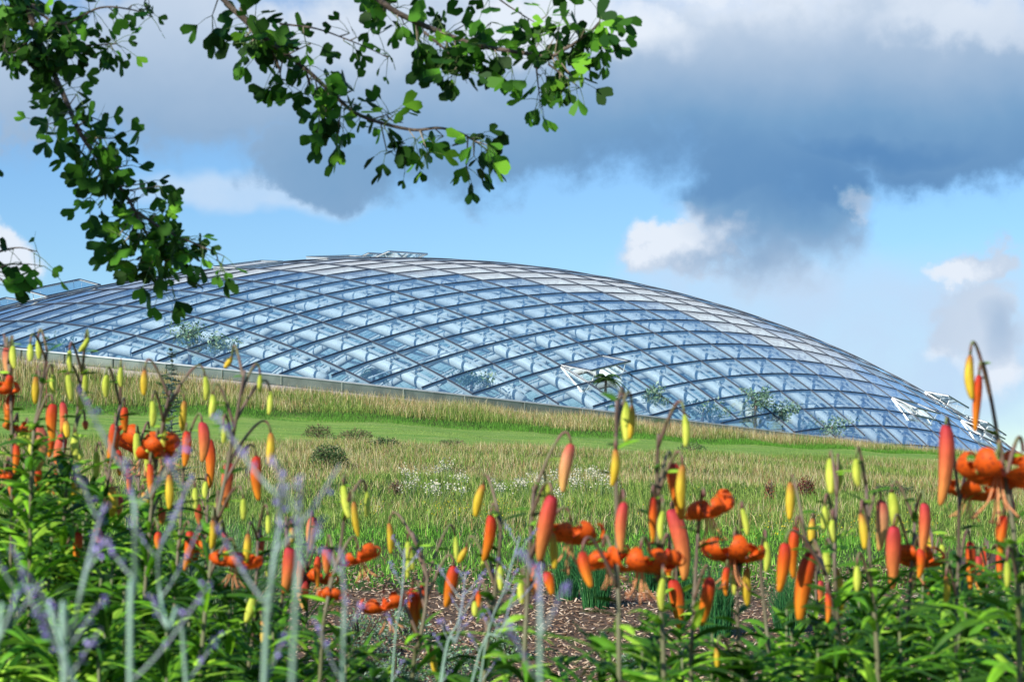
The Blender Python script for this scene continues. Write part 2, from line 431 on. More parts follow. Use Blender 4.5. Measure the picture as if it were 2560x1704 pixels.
def build_glasshouse():
    base = thing('glasshouse', 'vast low domed glasshouse of diamond shaped glass panes rising behind the meadow', 'glasshouse', (RC[0], RC[1], RC[2]))
    # ---- panes
    def cell(i, j): return [(i, j), (i + 1, j), (i + 1, j + 1), (i, j + 1)]
    vents = set(VENTS)
    cells = []
    for i in range(-4, 23):
        for j in range(-36, 13):
            q = [(a, phi(b)) for a, b in cell(i, j)]
            X = [torus(a, p) for a, p in q]; h = [hgt(x) for x in X]
            if max(h) <= 0.05: continue
            cells.append((i, j, q, X, h))
    def slab(mb, W, N, th=0.026):
        n = len(W); top = [w + N * th / 2 for w in W]; bot = [w - N * th / 2 for w in W]
        fs = [tuple(range(n)), tuple(range(2 * n - 1, n - 1, -1))] + [(k, n + k, n + (k + 1) % n, (k + 1) % n) for k in range(n)]
        mb.add(top + bot, fs)
    seen = []
    for (i, j, q, X, h) in cells:
        if (i, j) in vents: continue
        pts = []
        for k in range(4):
            a, b = X[k], X[(k + 1) % 4]; ha, hb = h[k], h[(k + 1) % 4]
            if ha >= 0: pts.append(a)
            if ha * hb < 0: pts.append(a + (b - a) * ha / (ha - hb))
        if len(pts) < 3: continue
        W = [toW(p) for p in pts]
        c = sum(W) / len(W); W = [c + (w - c) * 0.992 for w in W]
        N = nrm_w(i + .5, (phi(j) + phi(j + 1)) / 2)
        tilt = rg.normal(0, 0.0022, 3); W = [w + N * ((w - c) @ tilt) for w in W]
        px = np.array([topx(w) for w in W]); ar = 0.5 * abs(np.dot(px[:, 0], np.roll(px[:, 1], 1)) - np.dot(px[:, 1], np.roll(px[:, 0], 1)))
        vis = (N @ (np.array([0, 0, CAMZ]) - c)) > 0 and 0 < px[:, 0].mean() < 2480 and not (px[:, 0].mean() < 150 and px[:, 1].mean() > 860)
        seen.append((ar if vis else 0, W, N))
    seen.sort(key=lambda s: -s[0])
    rest = MB()
    for k, (ar, W, N) in enumerate(seen):
        if k < 90:
            m = MB(); slab(m, W, N); m.build('glass_pane', M['glass'], base)
        else: slab(rest, W, N)
    r = rest.build('glass_panes', M['glass'], base); r['kind'] = 'stuff'
    # ---- glazing bars: lines of constant j (long) and of constant i (across)
    for j in range(-35, 12):
        p = phi(j); P = []; N = []
        for i in np.arange(-4, 23.01, 0.25):
            X = torus(i, p)
            if hgt(X) > -0.02: P.append(toW(X)); N.append(nrm_w(i, p))
        if len(P) < 3: continue
        m = MB(); m.beam(P, N, 0.06, 0.055, 0.0); g_ = m.build('glazing_bar', M['bar'], base); m = MB(); m.beam(P, N, 0.05, FIN, -FIN / 2 - .032); m.build('fin', M['fin'], g_)
    brk = MB()
    for i in range(-3, 23):
        P = []; N = []
        for j in np.arange(-36, 13.01, 0.5):
            p = phi(j); X = torus(i, p)
            if hgt(X) > -0.02: P.append(toW(X)); N.append(nrm_w(i, p))
        if len(P) < 3: continue
        m = MB(); m.beam(P, N, 0.085, 0.055, 0.004); b = m.build('glazing_bar', M['bar'], base)
        m = MB(); m.beam(P, N, 0.03, 0.016, 0.038); m.build('gutter_strip', M['bar2'], b); m = MB(); m.beam(P, N, 0.05, FIN, -FIN / 2 - .036); m.build('fin', M['fin'], b)
        # white tubular arch under each transverse line
        P2 = []; N2 = []; ds = []
        for j in np.arange(-36, 13.01, 0.5):
            p = phi(j); X = torus(i + ARCH_SHIFT, p)
            if hgt(X) > 0.5: P2.append(toW(torus(i + ARCH_SHIFT, p, -ARCH_DEPTH))); N2.append(nrm_w(i, p))
        if len(P2) < 3: continue
        m = MB(); m.tube(P2, ARCH_R, 16); a = m.build('arch_tube', M['white'], base, smooth=True)
        P3 = [q + n * (ARCH_R + .16) for q, n in zip(P2, N2)]
        m = MB()
        m.beam(P3, N2, 0.16, 0.07, 0.0); m.build('arch_rail', M['white'], a)
        # short brackets that carry the rail and the glass
        m = brk
        for k in range(1, len(P2) - 1, 2):
            m.tube([P2[k] + N2[k] * ARCH_R * .8, P2[k] + N2[k] * (ARCH_DEPTH - .05)], 0.028, 5)
    brk.build('brackets', M['white'], base)['kind'] = 'stuff'
    # purlins
    for j in range(-34, 11):
        p = phi(j + .5); P = []
        for i in np.arange(-4, 23.01, 0.25):
            X = torus(i, p)
            if hgt(X) > 0.6: P.append(toW(torus(i, p, -.34)))
        if len(P) < 3: continue
        if j % 6 == 0:
            m = MB(); m.tube(P, 0.04, 8); m.build('purlin', M['white'], base, smooth=True)
    # ---- base ring: gutter edge, upstand, kerb
    n = len(RING)
    def ringp(grow, dz):
        xy = ring_xy(0, grow); return [np.array([xy[k][0], xy[k][1], RING[k][2] + dz]) for k in range(n)]
    def band(name, prof, mat):
        m = MB(); rows = [ringp(g, z) for g, z in prof]; L = len(prof)
        vs = []; fs = []
        for r_ in rows: vs += r_
        for a in range(L):
            b = (a + 1) % L
            for k in range(n): fs.append((a * n + k, a * n + (k + 1) % n, b * n + (k + 1) % n, b * n + k))
        m.add(vs, fs); return m.build(name, mat, base)
    band('gutter', [(-0.03, -0.03), (0.16, -0.03), (0.16, 0.03), (-0.03, 0.04)], M['alu'])
    band('upstand', [(0.0, -0.44), (0.07, -0.44), (0.07, -0.032), (0.0, -0.032)], M['steelpanel'])
    band('kerb', [(-0.3, -1.3), (0.62, -1.3), (0.62, -0.50), (-0.3, -0.443)], M['concrete'])
    m = MB()
    k2 = ringp(0.09, -0.235)
    for k in range(0, n, 2):
        d = RING[k] - RC; d[2] = 0; d /= np.linalg.norm(d)
        m.box(k2[k] + d * .02, d * .04, np.cross(d, [0, 0, 1]) * .03, np.array([0, 0, .20]))
    m.build('ring_posts', M['steelpanel'], base)['kind'] = 'stuff'
    # ---- vents (hinged at their upper edge, propped open)
    for (i, j), (ang, far) in VENTS.items():
        q = [(a, phi(b)) for a, b in cell(i, j)]
        C0, C1, C2, C3 = [toW(torus(a, p)) for a, p in q]
        N = nrm_w(i + .5, phi(j + .5))
        if far: C0, C1, C2, C3 = C3, C2, C1, C0     # hinged at its other edge
        ax = (C1 - C0) / np.linalg.norm(C1 - C0)
        def lift(P):
            d = P - C0; along = ax * (d @ ax); perp = d - along; L = np.linalg.norm(perp); pd = perp / L
            return C0 + along + L * (pd * math.cos(ang) + N * math.sin(ang))
        D2, D3 = lift(C2), lift(C3); D0, D1 = C0 + N * .05, C1 + N * .05; D2 = D2 + N * .05; D3 = D3 + N * .05
        VN = np.cross(D1 - D0, D3 - D0); VN /= np.linalg.norm(VN); VN *= np.sign(VN @ N)
        c = (D0 + D1 + D2 + D3) / 4
        m = MB(); slab(m, [c + (w - c) * .985 for w in (D0, D1, D2, D3)], VN, .022); v = m.build('vent', M['glass'], base)
        m = MB()
        for a, b in ((D0, D1), (D1, D2), (D2, D3), (D3, D0)):
            m.beam([a, (a + b) / 2, b], [VN] * 3, .09, .055, 0)
        m.build('frame', M['alu'], v)
        m = MB()
        for a, b in ((D0, D1), (D1, D2), (D2, D3), (D3, D0)):
            m.beam([a, (a + b) / 2, b], [VN] * 3, .075, .02, .05)
        m.build('gasket', M['bar'], v)
        m = MB()
        for s in (.12, .88):
            m.tube([C3 + (C2 - C3) * s - N * .1, D3 + (D2 - D3) * s], .022, 6)
            m.tube([C0 * .35 + C3 * .65 + (C1 - C0) * s - N * .1, (D0 * .4 + D3 * .6) + (D1 - D0) * s], .018, 6)
        m.build('prop', M['white'], v)
        m = MB()   # white rim round the opening
        for a, b in ((C1, C2), (C2, C3), (C3, C0)):
            m.beam([a, (a + b) / 2, b], [N] * 3, .08, .04, .04)
        m.build('rim', M['alu'], v)
    return base

FIN = 0.13
M['fin'] = pbr('fin_metal', (.62, .68, .70), 0.5)
ARCH_R, ARCH_DEPTH, ARCH_SHIFT = 0.27, 0.72, 0.92
VENTS = {(2, 3): (.33, 0), (10, 6): (.24, 0), (14, 3): (.34, 0), (15, 4): (.26, 0), (13, 6): (.27, 0),
         (0, -16): (.36, 1), (-1, -17): (.3, 1), (-1, -18): (.28, 1), (4, -12): (.07, 1), (2, -12): (.06, 1), (6, -13): (.26, 0), (6, -14): (.26, 0)}
build_glasshouse()


# ------------------------------------------------------------------ terrain
def terrain_mat():
    m, t, o = mat_base('terrain')
    g = t.new('ShaderNodeNewGeometry').outputs['Position']
    s = t.new('ShaderNodeSeparateXYZ'); t.put(s.inputs[0], g)
    n1 = t.noise(g, 0.35, 6, 0.6); n2 = t.noise(g, 6.0, 5, 0.65)
    grass = t.mix(t.rng(n1, .35, .65), (.045, .085, .018), (.12, .12, .04))
    grass = t.mix(t.rng(n2, .3, .7), grass, (.035, .06, .015))
    mow = t.mix(t.rng(n2, .3, .7), (.19, .29, .05), (.27, .37, .08))
    # mown lawn in front of the bed is told apart by its place, not by the light
    soil = t.mix(t.rng(n2, .35, .65), (.07, .045, .03), (.17, .11, .075))
    st_ = t.v('MULTIPLY', g, (.25, 2.2, .25))
    mow = t.mix(t.rng(t.noise(st_, 1.0, 5, .6), .35, .65), mow, (.13, .25, .045))
    mow = t.mix(t.rng(t.noise(g, .45, 4, .6), .5, .7, 0, .5), mow, (.24, .30, .09))
    edge = t.m('ADD', s.outputs[1], t.m('MULTIPLY', t.m('SUBTRACT', t.noise(g, .8, 4, .5), .5), 1.6))
    c = t.mix(t.rng(edge, 21.6, 22.3), soil, grass)
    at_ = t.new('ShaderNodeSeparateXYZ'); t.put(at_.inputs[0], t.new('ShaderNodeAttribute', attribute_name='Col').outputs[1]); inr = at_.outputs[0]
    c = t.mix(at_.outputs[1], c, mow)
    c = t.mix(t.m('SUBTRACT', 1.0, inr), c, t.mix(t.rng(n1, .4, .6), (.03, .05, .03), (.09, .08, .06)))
    b = t.new('ShaderNodeBsdfPrincipled'); t.put(b.inputs['Base Color'], c); b.inputs['Roughness'].default_value = .95
    b.inputs['Specular IOR Level'].default_value = .1
    bn = t.new('ShaderNodeBump'); bn.inputs['Strength'].default_value = .8; bn.inputs['Distance'].default_value = .05
    t.put(bn.inputs['Height'], t.noise(g, 25, 5, .6)); t.l.new(bn.outputs[0], b.inputs['Normal'])
    t.l.new(b.outputs[0], o.inputs[0]); return m

def pathmask(x, y):
    d = np.interp(x, FX, FY) - y
    return ((d > 8.4) & (d < 26)).astype(float)

def build_ground():
    xs = np.concatenate([[-3000, -1200, -600, -300, -150, -90], np.arange(-60, 61, 1.0), [90, 150, 300, 600, 1200, 3000]])
    ys = np.concatenate([[-400, -100, -40, -10], np.arange(0, 200, 1.0), np.arange(200, 340, 10), [400, 600, 1000, 2500, 5000]])
    X, Y = np.meshgrid(xs, ys); Z = terrain(X, Y)
    fade = smooth01((np.abs(X) - 60) / 90); Z = Z * (1 - fade) - 2.5 * fade * (Y > 150) + 0
    nx, ny = len(xs), len(ys)
    v = np.stack([X.ravel(), Y.ravel(), Z.ravel()], 1)
    a = (np.arange(ny - 1)[:, None] * nx + np.arange(nx - 1)[None]).ravel()
    loops = np.stack([a, a + 1, a + nx + 1, a + nx], 1).ravel()
    o = raw_mesh('ground', v, loops, np.arange(len(a)) * 4, None, np.stack([np.where(ell_param(X.ravel(), Y.ravel()) < -.5, 0., 1.), pathmask(X.ravel(), Y.ravel()), 0 * X.ravel()], 1), terrain_mat())
    o.data.polygons.foreach_set('use_smooth', [True] * len(o.data.polygons))
    o['kind'] = 'structure'
build_ground()

# value noise for numpy scatter
def vnoise(x, y, s, seed=0):
    x = np.asarray(x) / s; y = np.asarray(y) / s
    xi, yi = np.floor(x).astype(int), np.floor(y).astype(int); fx, fy = x - xi, y - yi
    fx = fx * fx * (3 - 2 * fx); fy = fy * fy * (3 - 2 * fy)
    def h(a, b):
        n = (a * 374761393 + b * 668265263 + seed * 1442695041) & 0xffffffff
        n = ((n ^ (n >> 13)) * 1274126177) & 0xffffffff
        return ((n ^ (n >> 16)) & 0xffff) / 65535.0
    return (h(xi, yi) * (1 - fx) + h(xi + 1, yi) * fx) * (1 - fy) + (h(xi, yi + 1) * (1 - fx) + h(xi + 1, yi + 1) * fx) * fy

def blades(name, pos, h, w, lean, col, mat, parent=None, bend=0.5, droop=None):
    """pos Nx3, h, w, lean (tilt radians) N; one bent two-segment blade each; tip colour brighter only by the blade's own hue"""
    n = len(pos); a = rg.uniform(0, 2 * np.pi, n); b = rg.uniform(0, 2 * np.pi, n)
    side = np.stack([np.cos(b), np.sin(b), np.zeros(n)], 1) * (w / 2)[:, None]
    d = np.stack([np.cos(a), np.sin(a), np.zeros(n)], 1)
    mid = pos + d * (np.sin(lean * .6) * h * .55)[:, None]; mid[:, 2] += np.cos(lean * .6) * h * .55
    tip = mid + d * (np.sin(lean * 1.6) * h * .5)[:, None]; tip[:, 2] += np.cos(lean * 1.6) * h * .5
    v = np.empty((n, 5, 3)); v[:, 0] = pos - side; v[:, 1] = pos + side; v[:, 2] = mid + side * .8; v[:, 3] = mid - side * .8; v[:, 4] = tip
    base = (np.arange(n) * 5)[:, None]
    loops = (base + np.array([0, 1, 2, 3, 3, 2, 4])).ravel()
    starts = (np.arange(n)[:, None] * 7 + np.array([0, 4])).ravel()
    c = np.repeat(col[:, None, :], 5, 1).reshape(-1, 3)
    return raw_mesh(name, v.reshape(-1, 3), loops, starts, None, c, mat, parent=parent)

GREENS = np.array([[.19, .30, .045], [.26, .38, .07], [.08, .16, .025], [.34, .41, .11], [.12, .23, .04]])
TANS = np.array([[.62, .50, .25], [.45, .36, .15], [.72, .62, .36], [.26, .20, .08], [.40, .22, .10]])
def pick(pal, n): return pal[rg.integers(0, len(pal), n)] * rg.uniform(.6, 1.3, (n, 1))
def build_grass():
    # meadow
    def scat(n, y0, y1, power=1.0):
        y = y0 + (y1 - y0) * rg.uniform(0, 1, n) ** power; x = y * rg.uniform(-.275, .275, n); return x, y
    def meadow(name, n, y0, y1, hw, ww):
        x, y = scat(n, y0, y1, .75)
        yb = np.interp(x, FX, FY); keep = y < yb - 24.5 + vnoise(x, y, 3, 5) * 1.6
        x, y = x[keep], y[keep]; n = len(x)
        patch = vnoise(x, y, 7.0, 1) * .5 + vnoise(x, y, 2.2, 2) * .35 + vnoise(x, y, .8, 3) * .25
        col = 1280 + F * x / y
        lush = smooth01((34 - y) / 7)
        drypr = np.clip((patch - .48) * 2.0 + .08, .03, .5) * (1 - .75 * lush)
        dry = rg.uniform(0, 1, n) < drypr
        c = np.where(dry[:, None], pick(TANS, n), pick(GREENS, n))
        c = np.where((lush[:, None] > .5) & ~dry[:, None], c * np.array([.75, 1.15, .7]), c)
        h = (hw * rg.uniform(.35, 1.25, n)) * (.45 + .7 * vnoise(x, y, 1.5, 4) + .5 * vnoise(x, y, .5, 14) * vnoise(x, y, 5, 15)) * np.where(dry, 1.2, .9) * (1 - .35 * lush)
        w = ww * rg.uniform(.6, 1.3, n) * np.where(dry, .8, 1.2)
        pos = np.stack([x, y, terrain(x, y) - .03], 1)
        o = blades(name, pos, h, w, np.abs(rg.normal(.4, .35, n)), c, M['grass']); o['kind'] = 'stuff'
        tag(o, {'meadow_grass': 'long green and straw coloured meadow grass covering the slope'}[name], 'grass')
    def cat(parts): return [np.concatenate(p) for p in zip(*parts)]
    meadow('meadow_grass', 500000, 22, 92, .25, .0115)
    # mown path
    n = 120000; x, y = scat(n, 50, 130); yb = np.interp(x, FX, FY)
    keep = (y > yb - 26.5) & (y < yb - 8.2); x, y = x[keep], y[keep]; n = len(x)
    c = pick(np.array([[.25, .38, .07], [.30, .44, .09], [.19, .33, .05], [.36, .43, .14]]), n) * (.72 + .30 * (np.sin(y * 2.4 + vnoise(x, y, 6, 9) * 3) > 0) + .3 * vnoise(x, y, 1.5, 12))[:, None] * .85
    o = blades('mown_path', np.stack([x, y, terrain(x, y) - .01], 1), rg.uniform(.02, .05, n), rg.uniform(.012, .025, n), np.abs(rg.normal(.6, .3, n)), c, M['grass']); o['kind'] = 'stuff'
    tag(o, 'short bright green mown grass path running below the glasshouse bank', 'grass')
    # bank of tall dry grass under the glasshouse
    n = 150000; x = rg.uniform(-28, 45, n); yb = np.interp(x, FX, FY); y = yb - .75 - rg.uniform(0, 1, n) * 8.6
    keep = np.abs(x / y) < .28; x, y, yb = x[keep], y[keep], yb[keep]; n = len(x); d = yb - y
    dry = rg.uniform(0, 1, n) < np.clip(.60 - .06 * d + (vnoise(x, y, 2.5, 6) - .5) * .7, .05, .92)
    c = np.where(dry[:, None], pick(TANS, n), pick(GREENS, n)); lo = d > 7.0
    c = np.where(lo[:, None], pick(np.array([[.12, .30, .035], [.10, .26, .03]]), n), c)
    h = np.where(lo, .22, .5) * rg.uniform(.55, 1.2, n) * (.7 + .6 * vnoise(x, y, 1.8, 7)) * np.where(dry, 1.1, .85)
    right = smooth01((x - 8) / 12)
    h = h * (1 + .25 * right)
    o = blades('bank_grass', np.stack([x, y, terrain(x, y) - .04], 1), h, rg.uniform(.010, .020, n), np.abs(rg.normal(.3, .25, n)), c, M['grass']); o['kind'] = 'stuff'
    tag(o, 'tall dry seeding grass on the bank along the glasshouse kerb', 'grass')
build_grass()

# ------------------------------------------------------------------ small helpers for placing things where the photo shows them
def ground_at(px, py):
    d = at(px, py, 1.0) - np.array([0, 0, CAMZ]); lo, hi = 3.0, 130.0
    for _ in range(50):
        mid = (lo + hi) / 2; p = np.array([0, 0, CAMZ]) + d * mid
        if p[2] > float(terrain(p[0], p[1])): lo = mid
        else: hi = mid
    p = np.array([0, 0, CAMZ]) + d * lo; p[2] = float(terrain(p[0], p[1])); return p
def rv(s=1.0): return np.array([rnd.uniform(-s, s) for _ in range(3)])
def jit(c, a): k = rnd.uniform(1 - a, 1 + a); return tuple(q * k for q in c)
def bez(a, b, c, d, n):
    a, b, c, d = map(np.asarray, (a, b, c, d)); o = []
    for k in range(n):
        t = k / (n - 1); o.append((1 - t) ** 3 * a + 3 * t * (1 - t) ** 2 * b + 3 * t * t * (1 - t) * c + t ** 3 * d)
    return o
def crom(pts, n):
    pts = [np.asarray(p, float) for p in pts]; P = [2 * pts[0] - pts[1]] + pts + [2 * pts[-1] - pts[-2]]; o = []
    for k in range(1, len(P) - 2):
        for q in range(n):
            t = q / n; a, b, c, d = P[k - 1], P[k], P[k + 1], P[k + 2]
            o.append(.5 * (2 * b + (c - a) * t + (2 * a - 5 * b + 4 * c - d) * t * t + (3 * b - a - 3 * c + d) * t ** 3))
    o.append(pts[-1]); return np.array(o)

# ------------------------------------------------------------------ ginkgo
def ginkgo_leaf(mb, base, dirn, face, r, col):
    """fan leaf: petiole end at base, growing along dirn, blade normal about face"""
    d = dirn / np.linalg.norm(dirn); n = face - d * (face @ d); n /= np.linalg.norm(n); s = np.cross(d, n)
    spread = rnd.uniform(.75, 1.05); notch = rnd.uniform(.25, .6); fold = rnd.uniform(-.1, .45)
    V = [base]; K = 15
    for k in range(K):
        u = -1 + 2 * k / (K - 1); a = u * spread
        rr = r * (1 - notch * math.exp(-(u / .17) ** 2)) * (1 + .04 * math.sin(k * 2.1 + r * 900)) * (1 - .34 * abs(u) ** 4)
        V.append(base + d * (rr * math.cos(a)) + s * (rr * math.sin(a)) * 1.05 + n * (fold * rr * abs(math.sin(a))))
    mb.add(V, [(0, k, k + 1) for k in range(1, K)], col)
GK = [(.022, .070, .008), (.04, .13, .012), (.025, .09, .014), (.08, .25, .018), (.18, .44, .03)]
def gleaf_cluster(leaf, twig, P, D, n, r0, bright):
    for _ in range(n):
        d = np.array([rnd.gauss(0, .75), rnd.gauss(0, .75), rnd.gauss(-.38, .6)]) + D * .4; d /= np.linalg.norm(d)
        L = rnd.uniform(.02, .055); q = P + d * L + rv(.003)
        twig.tube([P, (P + q) / 2 + np.array([0, 0, .003]), q], [.0009, .0007, .0006], 4, (.10, .17, .04))
        col = jit(rnd.choices(GK, [3, 3, 2, 2 + 2 * bright, .6 + 5 * bright])[0], .25)  # lighter leaf colours weighted in as if sun shone through them
        f = np.array([rnd.gauss(0, 1), rnd.gauss(-.7, .8), rnd.gauss(.2, .7)])
        ginkgo_leaf(leaf, q, d + rv(.3) + np.array([0, 0, -.25]), f, r0 * rnd.uniform(.6, 1.15), col)
def branch(tree, paths, D, label):
    """paths: list of (pixel points, n clusters, radius px, leaf size, share of lighter sun-glow leaves, leaves per cluster)"""
    w = MB(); lf = MB(); tw = MB()
    for pts, nc, rad, r0, br, per in paths:
        C = crom([at(x, y, D + dz) for x, y, dz in pts], 10); n = len(C)
        R = np.linspace(rad, rad * .3, n) * D / F
        w.tube(C, R, 6, (.9, .8, .7))
        for k in range(nc):
            t = rnd.uniform(0.02, 1) * (n - 1.01); a = int(t); P = C[a] + (C[a + 1] - C[a]) * (t - a)
            T = (C[min(a + 1, n - 1)] - C[a]); T = T / np.linalg.norm(T)
            off = rv(1); off -= T * (off @ T); off /= np.linalg.norm(off); L = rnd.uniform(.005, .075) * (1.0 if rad > 6 else .35)
            Q = P + off * L + T * L * .5
            tw.tube([P, Q], [.0018, .0012], 4, (.22, .18, .12))
            gleaf_cluster(lf, tw, Q, off, per, r0, br)
        gleaf_cluster(lf, tw, C[-1], T, per, r0 * .8, br + .3)
    b = w.build('branch', M['bark'], tree, smooth=True)
    b['label'] = label
    lf.build('foliage', M['ginkgo'], b); w2_ = tw.build('twigs', M['stem'], b); w2_['kind'] = 'stuff'
def build_ginkgo():
    tr = thing('ginkgo_tree', 'ginkgo tree whose leafy branches hang into the picture from above left', 'tree', (-3.6, 5.2, 0))
    m = MB(); T = crom([(-3.6, 5.2, -.1), (-3.58, 5.2, 1.2), (-3.5, 5.15, 2.6), (-3.52, 5.1, 4.2), (-3.45, 5.1, 5.6)], 8)
    m.tube(T, np.linspace(.13, .04, len(T)), 12, (1, 1, 1)); m.build('trunk', M['bark'], tr, smooth=True)
    D = 4.5
    m = MB()
    for tgt, h in ((at(20, -120, D), 2.4), (at(470, -90, D), 3.0), (at(870, -80, D), 3.5)):
        m.tube(crom([(-3.5, 5.15, h), (-2.7, 5.0, h + .45), tuple(tgt + np.array([-.35, .15, .30])), tuple(tgt)], 8), np.linspace(.035, .011, 25), 8, (1, 1, 1))
    m.tube(crom([(-3.56, 5.2, 1.3), (-2.5, 4.8, 1.75), tuple(at(-160, 655, D)), tuple(at(-40, 640, D))], 8), np.linspace(.02, .005, 25), 6, (1, 1, 1))
    for q in ((-1.6, 2.6, 3.6), (-2.3, 3.2, 4.0), (-2.6, 2.7, 3.3)):
        m.tube(crom([(-3.5, 5.1, 3.2), (-3.2, 4.2, 3.7), q], 8), np.linspace(.03, .008, 17), 6, (1, 1, 1))
    m.build('limbs', M['bark'], tr, smooth=True)
    # unseen crown above the picture, added toward the sun to shade the left hand branches
    lf = MB(); tw = MB()
    for _ in range(300):
        a = rv(1); a /= np.linalg.norm(a); P = np.array([-2.1, 2.9, 3.62]) + a * np.array([1.15, .95, .72]) * rnd.uniform(.35, 1)
        gleaf_cluster(lf, tw, P, a, 5, .055, .1)
    lf.build('crown', M['ginkgo'], tr); tw.build('crown_twigs', M['stem'], tr)['kind'] = 'stuff'
    s = .041
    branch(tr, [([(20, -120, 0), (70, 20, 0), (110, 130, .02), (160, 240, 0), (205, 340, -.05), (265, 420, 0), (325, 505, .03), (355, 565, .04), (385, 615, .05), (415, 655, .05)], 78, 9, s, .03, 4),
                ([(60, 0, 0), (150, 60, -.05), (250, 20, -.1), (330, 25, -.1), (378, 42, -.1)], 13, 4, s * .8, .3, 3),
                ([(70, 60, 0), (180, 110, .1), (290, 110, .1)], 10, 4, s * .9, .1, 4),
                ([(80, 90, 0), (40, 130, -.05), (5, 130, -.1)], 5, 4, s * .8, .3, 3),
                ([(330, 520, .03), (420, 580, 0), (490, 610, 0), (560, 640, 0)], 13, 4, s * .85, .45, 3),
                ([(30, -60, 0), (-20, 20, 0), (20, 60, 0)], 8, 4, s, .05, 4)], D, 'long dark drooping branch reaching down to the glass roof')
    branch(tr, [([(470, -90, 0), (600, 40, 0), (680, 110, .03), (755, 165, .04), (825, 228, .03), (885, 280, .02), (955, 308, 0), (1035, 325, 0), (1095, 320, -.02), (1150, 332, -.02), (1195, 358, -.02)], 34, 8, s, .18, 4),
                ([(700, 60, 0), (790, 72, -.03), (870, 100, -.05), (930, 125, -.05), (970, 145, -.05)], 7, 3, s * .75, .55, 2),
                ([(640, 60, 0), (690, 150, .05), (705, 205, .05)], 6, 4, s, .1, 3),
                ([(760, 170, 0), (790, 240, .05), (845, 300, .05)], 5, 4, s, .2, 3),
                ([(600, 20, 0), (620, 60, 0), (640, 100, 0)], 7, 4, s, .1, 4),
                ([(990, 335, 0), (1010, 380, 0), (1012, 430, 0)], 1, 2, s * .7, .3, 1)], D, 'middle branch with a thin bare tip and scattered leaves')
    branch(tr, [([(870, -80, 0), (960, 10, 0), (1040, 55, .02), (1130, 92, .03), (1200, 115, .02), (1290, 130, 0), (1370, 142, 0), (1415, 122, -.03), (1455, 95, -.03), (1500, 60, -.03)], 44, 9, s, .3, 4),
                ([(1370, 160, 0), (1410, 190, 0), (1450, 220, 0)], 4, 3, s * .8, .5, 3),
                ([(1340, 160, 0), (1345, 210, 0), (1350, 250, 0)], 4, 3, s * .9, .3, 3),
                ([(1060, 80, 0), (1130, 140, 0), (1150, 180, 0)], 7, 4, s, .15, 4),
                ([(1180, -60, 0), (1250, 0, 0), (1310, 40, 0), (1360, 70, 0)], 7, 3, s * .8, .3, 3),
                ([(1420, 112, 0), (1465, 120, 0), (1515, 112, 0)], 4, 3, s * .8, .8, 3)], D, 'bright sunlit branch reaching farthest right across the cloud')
    for p in (([(-40, 640, 0), (20, 622, 0), (60, 620, 0), (85, 632, 0)], 3, 3, s * .8, .5, 2), ([(-50, 720, 0), (0, 668, 0), (60, 660, 0), (110, 665, 0)], 4, 3, s, .35, 2),
              ([(-40, 690, 0), (0, 695, 0), (15, 715, 0)], 1, 3, s * 1.1, .2, 2), ([(-30, 360, 0), (-10, 375, 0), (-5, 400, 0)], 1, 3, s, .3, 2)):
        branch(tr, [p], D, 'short leafy twig at the left edge before the white cloud')
build_ginkgo()

